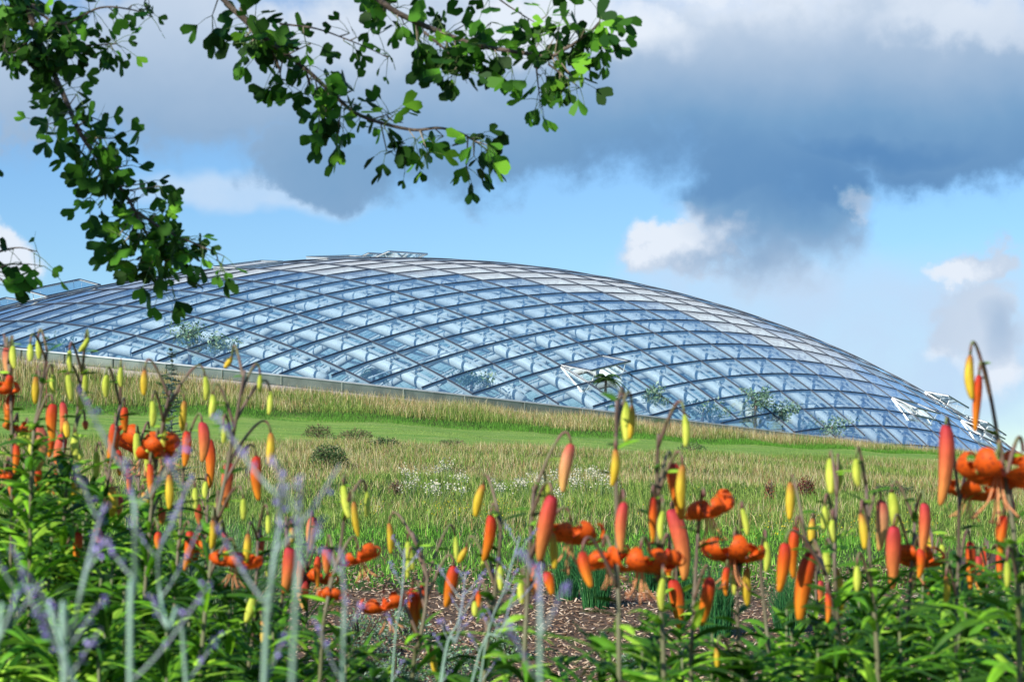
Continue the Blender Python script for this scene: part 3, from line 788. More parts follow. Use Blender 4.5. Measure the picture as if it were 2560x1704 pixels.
# ------------------------------------------------------------------ lilies
OR = {3: (0, 600), 4: (850, 600), 5: (1660, 700), 6: (0, 1104), 7: (850, 1104), 8: (1660, 1104)}
ZS = 2.6133
BUDS = {
 3: [(45,700,60,920,75,'p'),(65,880,50,1000,55,'o'),(85,690,95,840,48,'g'),(197,680,195,795,46,'g'),(250,650,255,780,45,'g'),(455,720,455,860,40,'g'),(445,880,465,1055,58,'g'),
     (555,880,545,1030,50,'g'),(578,640,515,730,40,'g'),(790,830,790,960,40,'g'),(945,850,940,1015,50,'y'),(695,880,695,1030,48,'g'),(235,890,230,1070,50,'y'),(345,880,345,1000,48,'g'),
     (1340,890,1345,1050,45,'g'),(1390,1010,1375,1160,50,'g'),(1700,880,1700,1000,36,'g'),(1765,990,1755,1140,40,'g'),(1515,765,1465,835,40,'y'),(995,1050,995,1220,50,'g'),
     (1205,1050,1190,1250,50,'y'),(1770,1260,1755,1465,58,'y'),(1675,1410,1690,1700,75,'o'),(1495,1450,1470,1765,80,'r'),(1320,1190,1320,1450,78,'r'),(1365,1300,1370,1620,68,'o'),
     (1220,1250,1205,1480,65,'o'),(345,1070,345,1310,75,'o'),(410,1060,400,1260,55,'r'),(250,1220,240,1510,108,'p'),(410,1265,375,1530,80,'r'),(75,1000,50,1240,60,'o'),
     (525,1010,525,1110,45,'g'),(130,1260,125,1350,48,'g'),(890,1260,895,1440,55,'g'),(1075,1230,1070,1380,45,'g'),(965,1360,965,1520,45,'g'),(630,1380,628,1550,52,'g'),
     (815,1090,820,1260,55,'o'),(750,1200,710,1460,78,'o'),(1460,1210,1458,1330,38,'g'),(520,1370,515,1440,50,'g'),(555,1180,560,1240,40,'r'),(430,1180,440,1290,50,'y'),(770,1370,780,1540,50,'o')],
 4: [(1855,1050,1870,1320,75,'g'),(1908,1080,1890,1300,50,'y'),(2250,1140,2255,1350,52,'g')],
 5: [(2000,490,2012,780,68,'y'),(2058,620,2032,990,60,'o')],
 6: [(325,190,310,345,58,'g'),(405,330,385,510,62,'g'),(730,290,730,490,68,'y'),(1105,215,1105,440,58,'y'),(1275,300,1278,440,45,'g'),(1590,370,1590,510,45,'g'),(1345,260,1340,370,42,'g'),
     (510,590,495,780,65,'o'),(635,560,640,795,70,'p'),(1390,510,1380,700,50,'y'),(1240,580,1205,840,72,'o'),(1285,590,1272,800,58,'o'),(1620,600,1605,800,54,'y'),(1705,610,1690,835,58,'r'),
     (1055,430,1055,540,55,'r'),(1035,590,1030,700,48,'o'),(385,710,235,935,46,'o'),(385,705,325,915,46,'o'),(395,705,360,950,48,'o'),(1890,690,1855,990,98,'r'),(1750,480,1750,600,38,'g'),
     (2045,490,2030,710,72,'p'),(1905,560,1900,670,42,'y'),(2135,680,2135,860,68,'r'),(1655,1000,1605,1180,64,'g'),(1710,1170,1710,1310,40,'y'),(1765,790,1745,880,40,'g'),(1835,1090,1840,1190,34,'g'),
     (1965,870,1990,1100,66,'p')],
 7: [(20,285,60,500,58,'g'),(90,390,120,620,48,'y'),(172,325,172,490,46,'g'),(320,530,330,730,46,'y'),(440,650,480,835,58,'g'),(447,760,440,890,38,'g'),(750,615,762,770,42,'g'),(828,690,770,790,46,'y'),
     (935,280,885,490,64,'y'),(985,480,935,780,78,'o'),(940,760,930,850,44,'g'),(745,810,690,1080,84,'o'),(470,955,490,1260,74,'o'),(548,930,530,1170,62,'o'),(1385,350,1300,780,112,'r'),
     (1510,15,1455,330,84,'p'),(1345,270,1345,390,66,'g'),(1800,50,1775,290,60,'y'),(1855,395,1835,720,80,'r'),(2165,140,2232,510,105,'o'),(2240,150,2232,440,70,'y'),(2160,440,2250,905,116,'r'),
     (2040,360,2045,650,60,'o'),(2110,450,2095,640,48,'g'),(1050,800,1050,970,45,'g'),(1185,900,1190,1060,50,'g'),(910,975,905,1080,40,'o'),(880,1040,880,1140,46,'g'),(1085,1120,1125,1330,58,'y'),
     (590,1345,620,1520,48,'y'),(1260,800,1270,1010,78,'o'),(1345,850,1385,1000,70,'o'),(1385,590,1400,830,58,'y'),(1580,720,1640,950,78,'o'),(2170,900,2215,1220,98,'o'),(2110,890,2100,1100,58,'g')],
 8: [(825,265,820,510,64,'y'),(1085,110,1090,340,74,'g'),(1140,140,1130,320,62,'g'),(1255,110,1270,290,58,'g'),(1418,380,1405,710,90,'p'),(1485,330,1505,550,74,'g'),(1500,550,1490,960,104,'r'),
     (1700,400,1680,740,80,'r'),(1725,570,1745,850,58,'y'),(1840,-110,1805,415,108,'r'),(860,560,845,890,74,'o'),(790,660,750,980,88,'o'),(960,715,885,1180,116,'o'),(970,500,965,680,54,'y'),
     (1050,420,1045,570,54,'g'),(1100,510,1105,660,48,'g'),(1285,470,1310,700,58,'y'),(665,650,665,850,50,'g'),(510,435,545,610,48,'g'),(460,760,460,1000,64,'g'),(545,820,545,1070,68,'y'),
     (410,820,405,1005,50,'o'),(300,885,245,1200,92,'o'),(1010,850,1025,1080,64,'g'),(1120,820,1150,1140,68,'y'),(1065,990,1065,1180,44,'o'),(1260,810,1260,980,54,'g'),(1745,860,1740,1015,54,'g'),
     (2000,650,2000,960,68,'o'),(2095,690,2100,1030,62,'o'),(2220,480,2200,740,78,'o'),(2265,370,2270,520,50,'r'),(2240,780,2240,950,48,'g'),(345,1340,350,1480,44,'y')]}
# open flowers: crop, centre x, y, width, tilt
FLOW = [(3,960,1340,330,.1),(3,1050,1370,230,-.4),(3,20,985,180,0),(3,110,1230,130,.2),(6,1530,785,240,.1),(6,2090,900,190,.2),(6,2170,1010,150,0),(7,135,760,215,-.3),(7,300,1070,250,-.25),
        (7,1500,620,320,.1),(7,1745,770,260,-.3),(7,1960,810,330,.05),(7,2130,760,210,.4),(8,285,455,300,-.25),(8,450,740,320,.1),(8,2180,220,420,.1),(8,1990,330,270,.2),(8,1650,765,260,.2),(8,2340,130,200,.1),
        (3,45,1510,90,0),(6,30,230,80,0),(6,1050,60,170,.3)]
# plants: stem pixel points from the top down, depth, pixel height where the leaves begin, leaf count factor, label
PLANTS = [
 ([(10,835),(25,960),(30,1200),(20,1704)], 3.3, 1090, 1.0, 'tiger lily at the extreme left edge under the white cloud'),
 ([(118,880),(100,1000),(80,1150),(70,1704)], 3.2, 1060, 1.2, 'tiger lily second from the left edge with a fat pale red bud pair'),
 ([(205,935),(185,1100),(160,1300),(150,1704)], 3.3, 1130, 1.1, 'tiger lily whose pale green buds hang before the left end of the bank'),
 ([(300,1010),(270,1200),(240,1400),(200,1704)], 3.4, 1200, 1.0, 'tiger lily left of the big open flower cluster beneath the sapling'),
 ([(425,975),(405,1075),(380,1250),(350,1704)], 3.1, 1210, 1.0, 'tiger lily with the dark orange open blooms in front of the blue green sapling'),
 ([(460,1130),(455,1250),(440,1450),(430,1704)], 3.3, 1300, 1.1, 'tiger lily with a drooping pair of orange buds over the grass tussock'),
 ([(612,925),(590,1050),(570,1160),(535,1350),(500,1704)], 2.9, 1330, .9, 'tall open branched tiger lily standing alone against the mown path at left'),
 ([(645,1330),(640,1450),(630,1600),(620,1704)], 3.2, 1400, 1.0, 'tiger lily with a flat red bloom beside the pale sage stems'),
 ([(715,1290),(715,1400),(700,1550),(690,1704)], 3.2, 1480, .9, 'tiger lily half hidden behind the broad grey sage stems'),
 ([(868,1230),(850,1370),(815,1520),(800,1704)], 2.9, 1500, .9, 'tiger lily with two long yellow buds over a curled orange bloom'),
 ([(1030,1330),(1068,1445),(1050,1600),(1030,1704)], 3.0, 1560, .7, 'tiger lily with thin arched stalks above an orange bud pair'),
 ([(1245,1275),(1252,1330),(1235,1500),(1210,1704)], 2.8, 1480, .9, 'tiger lily forking below an orange bud, left of the white meadow flowers'),
 ([(1335,1215),(1328,1310),(1318,1500),(1310,1704)], 2.6, 1520, .5, 'slender tiger lily with one large salmon red bud before the white meadow flowers'),
 ([(1542,1000),(1540,1150),(1543,1400),(1548,1704)], 2.4, 1540, .6, 'tall middle tiger lily reaching the glasshouse base above a wide cluster of orange blooms'),
 ([(1646,1085),(1643,1200),(1650,1500),(1660,1704)], 2.45, 1530, 1.0, 'tiger lily forking into a Y of two arching stalks before the mown path'),
 ([(1745,1330),(1738,1450),(1730,1600),(1728,1704)], 2.6, 1560, .8, 'tiger lily carrying one curled orange bloom above the dark grass tufts'),
 ([(1850,1395),(1843,1500),(1846,1600),(1850,1704)], 2.8, 1560, .8, 'tiger lily with a ragged half open bloom between two green buds'),
 ([(1905,1360),(1903,1440),(1915,1560),(1925,1704)], 3.0, 1570, .8, 'short tiger lily with a single pale green bud above a dark tuft'),
 ([(2010,1360),(2060,1420),(2085,1550),(2100,1704)], 2.6, 1480, .9, 'tiger lily with the longest orange bud hanging over the mulch at right'),
 ([(2092,1240),(2086,1400),(2094,1550),(2105,1704)], 2.75, 1470, 1.1, 'tiger lily on a pale stem topped by three plump yellow green buds'),
 ([(2165,1210),(2172,1350),(2180,1480),(2195,1704)], 2.5, 1430, 1.3, 'tiger lily with a heavy pink and yellow bud beside a crowd of stalks at right'),
 ([(2290,1260),(2280,1400),(2270,1550),(2265,1704)], 2.9, 1450, 1.2, 'tiger lily with a small red bloom behind long yellow buds at right'),
 ([(2397,1240),(2396,1400),(2390,1550),(2392,1704)], 2.7, 1430, 1.3, 'tiger lily with leaning twin orange buds before the brown soil heap'),
 ([(2470,970),(2480,1010),(2497,1110),(2530,1300),(2545,1480),(2550,1704)], 2.3, 1380, 1.6, 'tallest tiger lily at the right edge with huge open orange blooms against the sky'),
]
CT = {'g': [(.42, .52, .05), (.58, .66, .08), (.66, .70, .10)], 'y': [(.45, .14, .04), (.70, .50, .04), (.74, .50, .03)], 'o': [(.52, .025, .02), (.74, .11, .008), (.78, .27, .015)],
      'r': [(.50, .03, .05), (.68, .12, .05), (.74, .28, .06)], 'p': [(.52, .06, .06), (.72, .30, .14), (.74, .42, .12)]}
def lily_bud(top, tip, wid, typ, parent):
    mb = MB(); top = np.asarray(top); tip = np.asarray(tip); L = np.linalg.norm(tip - top); d = (tip - top) / L
    a = np.cross(d, [0, 1, .3]); a /= np.linalg.norm(a); b = np.cross(d, a); ns, nk = 12, 13; bow = rnd.uniform(-.05, .05) * L
    prof = [(0, .30), (.03, .52), (.1, .72), (.22, .86), (.36, .95), (.5, 1.0), (.62, .97), (.74, .86), (.84, .72), (.91, .60), (.96, .46), (.99, .28), (1, .10)]
    if typ in 'orp': prof = [(0, .40), (.03, .66), (.09, .84), (.2, .97), (.32, 1.0), (.46, .97), (.60, .88), (.74, .75), (.84, .62), (.91, .52), (.96, .40), (.99, .25), (1, .08)]
    ct = CT[typ]; vs = []; cs = []; fs = []
    for k, (t, r) in enumerate(prof):
        for q in range(ns):
            th = 2 * math.pi * q / ns; lob = 1 + .10 * math.cos(3 * th) + .025 * math.cos(6 * th + 1)
            vs.append(top + d * t * L + a * bow * 4 * t * (1 - t) + (a * math.cos(th) + b * math.sin(th)) * r * wid / 2 * .95 * lob)
            tt = min(1, max(0, t * 1.15)); c = np.array(ct[0]) * max(0, 1 - tt * 2.6) + np.array(ct[1]) * (1 - abs(tt * 2.6 - 1) if tt * 2.6 < 1 else max(0, 1 - (tt * 2.6 - 1) / 1.6)) + np.array(ct[2]) * max(0, (tt * 2.6 - 1) / 1.6)
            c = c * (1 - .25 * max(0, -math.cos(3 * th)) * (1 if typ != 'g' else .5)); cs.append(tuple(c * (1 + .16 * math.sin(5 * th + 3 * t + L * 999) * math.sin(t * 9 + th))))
    for k in range(len(prof) - 1):
        for q in range(ns): fs.append((k * ns + q, k * ns + (q + 1) % ns, (k + 1) * ns + (q + 1) % ns, (k + 1) * ns + q))
    fs += [tuple(range(ns)), tuple((len(prof) - 1) * ns + q for q in range(ns))]
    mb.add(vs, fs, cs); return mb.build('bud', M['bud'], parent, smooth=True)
def lily_flower(c, dia, tilt, parent):
    """turk's cap flower: mouth down, six tepals rolled back up"""
    c = np.asarray(c); R = dia / 2 * 1.28; rx = rnd.uniform(-.25, .25)
    ct, st = math.cos(tilt), math.sin(tilt)
    def W(rho, phi_, z):
        x, y = rho * math.cos(phi_), rho * math.sin(phi_)
        x, z = x * ct + z * st, -x * st + z * ct; y, z = y * math.cos(rx) - z * math.sin(rx), y * math.sin(rx) + z * math.cos(rx)
        return c + np.array([x, y, z])
    top = W(0, 0, R * .55); p0 = rnd.uniform(0, 1); fl = MB()
    for k in range(6):
        ph = p0 + k * math.pi / 3; wide = R * (.54 if k % 2 else .38) * rnd.uniform(.85, 1.15)
        op = rnd.uniform(-.15, .5); prof = [(.05, .36), (.18, .10), (.42, -.10), (.72, -.20), (1.0, -.08), (1.14, .12), (1.12 + .10 * op, .36), (.95 + .3 * op, .53), (.74 + .5 * op, .59 - .1 * op), (.53 + .75 * op, .52 - .25 * op)]
        if rnd.random() < .4: prof = [(r * (1 + .12 * t / 9), z - .2 * (t / 9) ** 2) for t, (r, z) in enumerate(prof)]
        tw = rnd.uniform(-.25, .25); sc = rnd.uniform(.88, 1.1); vs = []; cs = []; fs = []; C = 5
        for t, (r, z) in enumerate(prof):
            s = t / 9; hw = wide * (1 + .12 * math.sin(t * 2.1 + k)) * (math.sin(math.pi * min(1, .12 + s * .95)) ** .7) if s < .97 else wide * .08
            for q in range(C):
                u = (q - 2) / 2; dphi = u * hw / max(r * R, R * .28); dphi = max(-.6, min(.6, dphi))
                curl = .05 * R * (u * u) * (1 if s < .5 else -1)
                vs.append(W(r * R * sc - .05 * R * u * u, ph + dphi + tw * s, z * R * sc + curl))
                k2 = .8 + .35 * rnd.random() * .5 + .12 * (1 - abs(u)); base = np.array((.66, .075, .005)) * (1 - s) + np.array((.74, .12, .008)) * s
                cs.append(tuple(base * k2))
        for t in range(9):
            for q in range(C - 1): fs.append((t * C + q, t * C + q + 1, (t + 1) * C + q + 1, (t + 1) * C + q))
        fl.add(vs, fs, cs)
    f = fl.build('flower', M['petal'], parent, smooth=True)
    st_ = MB(); an = MB()
    for k in range(7):
        ph = p0 + k * math.pi / 3 + .4; sp = .62 if k < 6 else .1
        P = [W(0, 0, .35 * R), W(.12 * R, ph, -.25 * R), W(.3 * R * sp * 1.5, ph, -.75 * R), W(R * sp, ph, -(1.12 if k < 6 else 1.3) * R)]
        P = crom(P, 4); st_.tube(P, [R * .022] * len(P), 5, (.66, .26, .10))
        if k < 6:
            e = P[-1]; u = np.array([-math.sin(ph), math.cos(ph), .1]) * R * .11
            an.tube([e - u, e, e + u], [R * .02, R * .035, R * .02], 6, (.16, .04, .02))
    s = st_.build('stamens', M['stem'], f, smooth=True); an.build('anthers', M['stem'], f, smooth=True)
    return top
LG = [(.06, .17, .010), (.10, .28, .014), (.20, .45, .02), (.03, .085, .008), (.34, .60, .05), (.04, .13, .010)]
def leaf(mb, P, az, el, L, w, droop=1.0, pal=LG):
    n = 6; d = np.array([math.cos(az) * math.cos(el), math.sin(az) * math.cos(el), math.sin(el)]); s = np.array([-math.sin(az), math.cos(az), 0])
    col = jit(rnd.choice(pal), .3); p = np.array(P, float); vs = []; fs = []; roll = rnd.uniform(-.6, .6)
    for k in range(n):
        t = k / (n - 1); ww = w / 2 * (math.sin(math.pi * (t * .88 + .1)) ** .8 if k < n - 1 else .04)
        nn = np.cross(s, d); ss = s * math.cos(roll) + nn * math.sin(roll)
        vs += [p - ss * ww + nn * ww * .35, p, p + ss * ww + nn * ww * .35]
        p = p + d * L / (n - 1); d = d + np.array([0, 0, -.16 * droop]); d /= np.linalg.norm(d)
    for k in range(n - 1):
        for q in range(2): fs.append((3 * k + q, 3 * k + q + 1, 3 * k + 4 + q, 3 * k + 3 + q))
    mb.add(vs, fs, col)
def stem_curve(pts, D):
    P = [at(x, y, D + .02 * math.sin(x + y)) for x, y in pts]
    last = P[-1]; d = (P[-1] - P[-2]) / abs(P[-1][2] - P[-2][2])
    P += [np.array([last[0] + d[0] * .15, last[1], last[2] * .66]), np.array([last[0] + d[0] * .25, last[1], last[2] * .3]), np.array([last[0] + d[0] * .3, last[1], -.02])]
    return crom(P, 6)
def x_at(C, z):
    k = int(np.argmin(np.abs(C[:, 2] - z))); return C[k], k
FILL = [([(60,1080),(62,1300),(60,1704)], 4.2, 'smaller tiger lily farther back, between the two leftmost tall ones', [(40,1110,'o'),(85,1095,'g'),(30,1180,'r'),(95,1170,'o'),(70,1065,'g')]),
 ([(160,1060),(155,1300),(150,1704)], 4.1, 'smaller tiger lily farther back, just right of the fat pale red buds', [(130,1090,'o'),(190,1080,'g'),(140,1175,'r'),(185,1190,'y')]),
 ([(350,1110),(345,1300),(340,1704)], 4.1, 'smaller tiger lily farther back, under the orange flower cluster at left', [(320,1170,'o'),(375,1160,'o'),(360,1230,'y'),(300,1240,'r')]),
 ([(520,1220),(515,1400),(510,1704)], 4.0, 'smaller tiger lily farther back, right of the drooping orange bud pair', [(495,1260,'r'),(545,1250,'g'),(505,1330,'o'),(560,1330,'o')]),
 ([(770,1360),(768,1500),(765,1704)], 3.9, 'smaller tiger lily farther back, under the yellow bud pair', [(745,1400,'o'),(795,1390,'o'),(760,1450,'r')]),
 ([(1690,1330),(1692,1500),(1695,1704)], 3.6, 'smaller tiger lily farther back, left of the curled orange bloom stem', [(1670,1370,'o'),(1715,1365,'y'),(1680,1450,'o')]),
 ([(2040,1350),(2040,1500),(2040,1704)], 3.7, 'smaller tiger lily farther back, right of the longest orange bud', [(2015,1385,'o'),(2065,1375,'g'),(2050,1450,'r')]),
 ([(2330,1330),(2332,1500),(2335,1704)], 3.7, 'smaller tiger lily farther back, right of the small red bloom at right', [(2300,1370,'o'),(2355,1360,'g'),(2320,1440,'r'),(2365,1440,'y')]),
 ([(2470,1350),(2470,1500),(2475,1704)], 3.6, 'smaller tiger lily farther back, beside the tallest one at the right edge', [(2445,1390,'r'),(2495,1385,'o'),(2450,1460,'y')])]
for _p, _d, _l, _b in FILL: PLANTS.append((_p, _d, _p[0][1] + 110, 1.0, _l))
for _p, _d, _l, _b in FILL:
    for _x, _y, _t in _b: BUDS[6].append(((_x - 0) * ZS, (_y - 1104) * ZS, (_x - 0 + rnd.uniform(-7, 7)) * ZS, (_y - 1104 + rnd.uniform(50, 78)) * ZS, rnd.uniform(17, 24) * ZS, _t))
def build_lilies():
    roots = []
    for pts, D, ly, fac, lab in PLANTS:
        C = stem_curve(pts, D); r = thing('tiger_lily', lab, 'lily', (C[-1][0], C[-1][1], 0), 'tiger lilies along the front of the flower bed')
        roots.append((r, C, D, pts, ly, fac, MB(), MB()))
    def attach(px, py):
        best = None
        for k, (r, C, D, pts, *_) in enumerate(roots):
            top = pts[0]; Xs = np.interp(max(py, top[1]), [p[1] for p in pts], [p[0] for p in pts])
            cost = abs(px - Xs) + max(0, top[1] - py - 30) * .6 + abs(px - Xs) * (.3 if D < 2.6 else 0)
            if best is None or cost < best[0]: best = (cost, k)
        return best[1]
    def pedicel(R, tgt, r0=.0021):
        """thin stalk leaving the stem below, arching over and down to tgt"""
        r, C, D, pts, ly, fac, stm, lf = R
        tgt = np.asarray(tgt); dx = math.hypot(tgt[0] - np.interp(tgt[2], C[::-1, 2], C[::-1, 0]), 0)
        z0 = tgt[2] - .014 - dx * .75; z0 = min(z0, C[0][2] - .004)
        P, k = x_at(C, z0); up = .020 + dx * .16
        col = [(.14, .09, .06), (.12, .16, .04), (.16, .06, .05)]
        pts_ = bez(P, P + (tgt - P) * .45 + np.array([0, 0, up * .9]), tgt + np.array([(P[0] - tgt[0]) * .10, 0, up * 1.5]), tgt, 12)
        cc = [tuple(np.array(col[0]) * (1 - t) + np.array(rnd.choice(col[1:])) * t) for t in np.linspace(0, 1, 12)]
        stm.tube(pts_, np.linspace(r0 * 1.15, r0 * .8, 12), 6, cc)
        # small bract leaf part-way
        q = pts_[3]; leaf(lf, q, rnd.uniform(0, 6.28), .3, rnd.uniform(.015, .035), .008)
    for c, lst in BUDS.items():
        ox, oy = OR[c]
        for x0, y0, x1, y1, w, typ in lst:
            a = (ox + x0 / ZS, oy + y0 / ZS); b = (ox + x1 / ZS, oy + y1 / ZS); k = attach(*a); R = roots[k]; D = R[2] + rnd.uniform(-.07, .07)
            A_, B_ = at(*a, D), at(*b, D + rnd.uniform(-.01, .01)); lily_bud(A_, B_, w / ZS * D / F, typ, R[0]); pedicel(R, A_)
    for c, x, y, w, tl in FLOW:
        ox, oy = OR[c]; px, py = ox + x / ZS, oy + y / ZS; k = attach(px, py - 30); R = roots[k]; D = R[2] + rnd.uniform(-.04, .04)
        top = lily_flower(at(px, py, D), w / ZS * D / F * .92, tl, R[0]); pedicel(R, top, .0024)
    for R in roots:
        r, C, D, pts, ly, fac, stm, lf = R
        n = len(C); cols = [tuple(np.array((.13, .08, .065)) * (1 - min(1, k / n * 1.4)) + np.array((.12, .15, .05)) * min(1, k / n * 1.4)) for k in range(n)]
        stm.tube(C, np.linspace(.0020, .0045, n), 7, cols)
        zt = at(pts[0][0], ly, D)[2]; z = zt
        while z > .75:
            P, _ = x_at(C, z); x = np.interp(z, C[::-1, 2], C[::-1, 0]); P = np.array([x, P[1], z]); f = min(1, (zt - z) / .12 + .35)
            leaf(lf, P, rnd.uniform(0, 6.28), rnd.uniform(.2, .95), rnd.uniform(.08, .135) * f, rnd.uniform(.008, .013), rnd.uniform(.8, 2.0))
            z -= .006 / fac * rnd.uniform(.6, 1.4)
        # a few small leaves on the upper stem
        for _ in range(5):
            z = rnd.uniform(zt, C[0][2]); P, _ = x_at(C, z); leaf(lf, P, rnd.uniform(0, 6.28), rnd.uniform(.2, .8), rnd.uniform(.02, .045), .010, 1)
        stm.build('stem', M['stem'], r, smooth=True); lf.build('foliage', M['leaf'], r)
build_lilies()
def leafy_plants():
    """young flowerless lily shoots that fill the bottom of the bed: copies of three builds"""
    protos = []
    for q in range(3):
        r = thing('lily_shoot', '', 'lily', (0, 0, 0), 'leafy lily shoots without buds')
        C = crom([(0, 0, 1.2), (.01, 0, .9), (0, .01, .5), (0, 0, 0)], 6); st = MB(); st.tube(C, np.linspace(.0018, .0045, len(C)), 6, (.11, .13, .05)); lf = MB(); z = 1.2
        while z > .35:
            P = np.array([np.interp(z, C[::-1, 2], C[::-1, 0]), 0, z]); f = min(1, (1.2 - z) / .15 + .35)
            leaf(lf, P, rnd.uniform(0, 6.28), rnd.uniform(.2, 1.0), rnd.uniform(.08, .135) * f, rnd.uniform(.008, .013), rnd.uniform(.8, 2.0)); z -= .005
        st.build('stem', M['stem'], r, smooth=True); lf.build('foliage', M['leaf'], r); protos.append([r, False])
    spots = [(15,1235,3.7),(60,1290,3.5),(105,1200,3.9),(150,1330,3.4),(190,1260,3.8),(235,1380,3.3),(275,1300,3.7),(320,1370,3.4),(365,1310,3.9),(400,1420,3.3),(450,1400,3.6),(490,1480,3.2),(530,1430,3.7),
             (30,1400,3.0),(110,1450,2.9),(200,1480,2.9),(290,1500,2.8),(380,1540,2.8),(470,1570,2.8),(575,1500,3.4),(610,1560,3.1),(680,1580,3.2),(740,1620,3.0),(840,1590,3.2),(900,1640,3.0),(1000,1650,3.0),(1180,1600,3.1),(1290,1630,2.9),
             (1420,1640,2.9),(1500,1600,2.8),(1590,1620,2.7),(1700,1620,2.8),(1790,1640,2.8),(1880,1640,2.7),(1990,1600,2.9),(2060,1560,2.8),(2140,1540,2.9),(2230,1500,3.0),(2330,1500,2.9),(2440,1450,3.0),(2490,1480,2.8),(2400,1580,2.6),(2200,1620,2.6),(2540,1520,2.5),
             (10,1150,3.9),(45,1190,3.7),(135,1170,4.0),(225,1230,3.8),(330,1260,3.9),(70,1340,3.3),(170,1400,3.2),(255,1440,3.1),(345,1450,3.1),(420,1500,3.0),(500,1540,3.0),(60,1520,2.7),(150,1560,2.7),(250,1590,2.7),(340,1610,2.7),(440,1630,2.7),
             (1640,1560,3.0),(1840,1580,3.0),(1930,1560,3.1),(2020,1520,3.2),(2110,1480,3.2),(2190,1450,3.3),(2280,1420,3.3),(2370,1440,3.2),(2460,1400,3.3),(2530,1400,3.1),(2320,1580,2.7),(2120,1610,2.7),(1950,1650,2.7),(1560,1660,2.7),(1750,1670,2.7)]
    for k, (px, py, D) in enumerate(spots):
        P = at(px, py, D); q = k % 3; o, used = protos[q]
        if used:
            c = o.copy(); COLL.objects.link(c)
            for ch in o.children: d = ch.copy(); COLL.objects.link(d); d.parent = c
            o = c
        protos[q][1] = True
        o.location = (P[0], P[1], 0); s = P[2] / 1.2; o.scale = (s, s, s); o.rotation_euler = (rnd.uniform(-.04, .04), rnd.uniform(-.04, .04), rnd.uniform(0, 6.28))
        o['label'] = 'leafy green lily shoot without buds in the dense growth at lower left' if px < 640 else ('leafy green lily shoot without buds low in the sparse middle of the bed' if px < 1450 else 'leafy green lily shoot without buds in the growth at lower right')
        o['group'] = 'leafy lily shoots at lower left' if px < 640 else ('leafy lily shoots in the middle' if px < 1450 else 'leafy lily shoots at lower right')
leafy_plants()

# ------------------------------------------------------------------ Russian sage, nearest the lens and strongly out of focus
def sage(label, pts, D, rad, nbr, top_frac=.0, side=.10, bloom=.5):
    C = stem_curve(pts, D); r = thing('russian_sage', label, 'sage', (C[-1][0], C[-1][1], 0), 'pale stems of sage in front of the lilies')
    st = MB(); n = len(C); R0 = rad * .40 * D / F
    st.tube(C, np.linspace(R0 * .45, R0 * 1.1, n), 8, [tuple(np.array((.27, .28, .33)) * (1 - t) + np.array((.23, .36, .26)) * t) for t in np.clip(np.linspace(0, 2.6, n), 0, 1)])
    br = MB(); fl = MB()
    vis = [k for k in range(n) if C[k][2] > 1.15]
    for b in range(nbr):
        k = vis[int((b + .5) / nbr * (len(vis) - 1))]; P = C[k]; sg = 1 if b % 2 else -1
        L = side * .62 * rnd.uniform(.4, 1.2); d = np.array([sg * rnd.uniform(.5, .9), rnd.uniform(-.5, .5), rnd.uniform(.5, .9)]); d /= np.linalg.norm(d)
        Q = bez(P, P + d * L * .4, P + d * L * .75 + np.array([0, 0, .01]), P + d * L + np.array([0, 0, L * .35]), 8)
        br = MB(); br.tube(Q, np.linspace(R0 * .45, R0 * .25, 8), 6, [tuple(np.array((.26, .34, .29)) * (1 - t) + np.array((.24, .22, .30)) * t) for t in np.linspace(0, 1, 8)])
        br.build('side_shoot', M['sage'], r, smooth=True)
        for q in Q[3:]:
            for _ in range(3):
                if rnd.random() < bloom: flo(fl, q + rv(R0 * 1.0), R0 * rnd.uniform(.7, 1.3))
    for k in vis[:max(2, len(vis) // 3)]:
        for _ in range(4):
            if rnd.random() < bloom: flo(fl, C[k] + rv(R0 * 1.0), R0 * rnd.uniform(.7, 1.2))
    st.v; base_stem = st.build('stem', M['sage'], r, smooth=True)
    if fl.v: fl.build('blossom', M['sage'], r)
def flo(mb, P, s):
    col = jit(rnd.choice([(.22, .16, .50), (.34, .28, .62), (.16, .12, .36)]), .2)
    a, b = rv(1), rv(1)
    for _ in range(2):
        a = rv(1); a /= np.linalg.norm(a); b = np.cross(a, rv(1)); b /= np.linalg.norm(b)
        mb.add([P, P + (a + b * .5) * s, P + a * s * 1.6, P + (a - b * .5) * s], [(0, 1, 2, 3)], col)
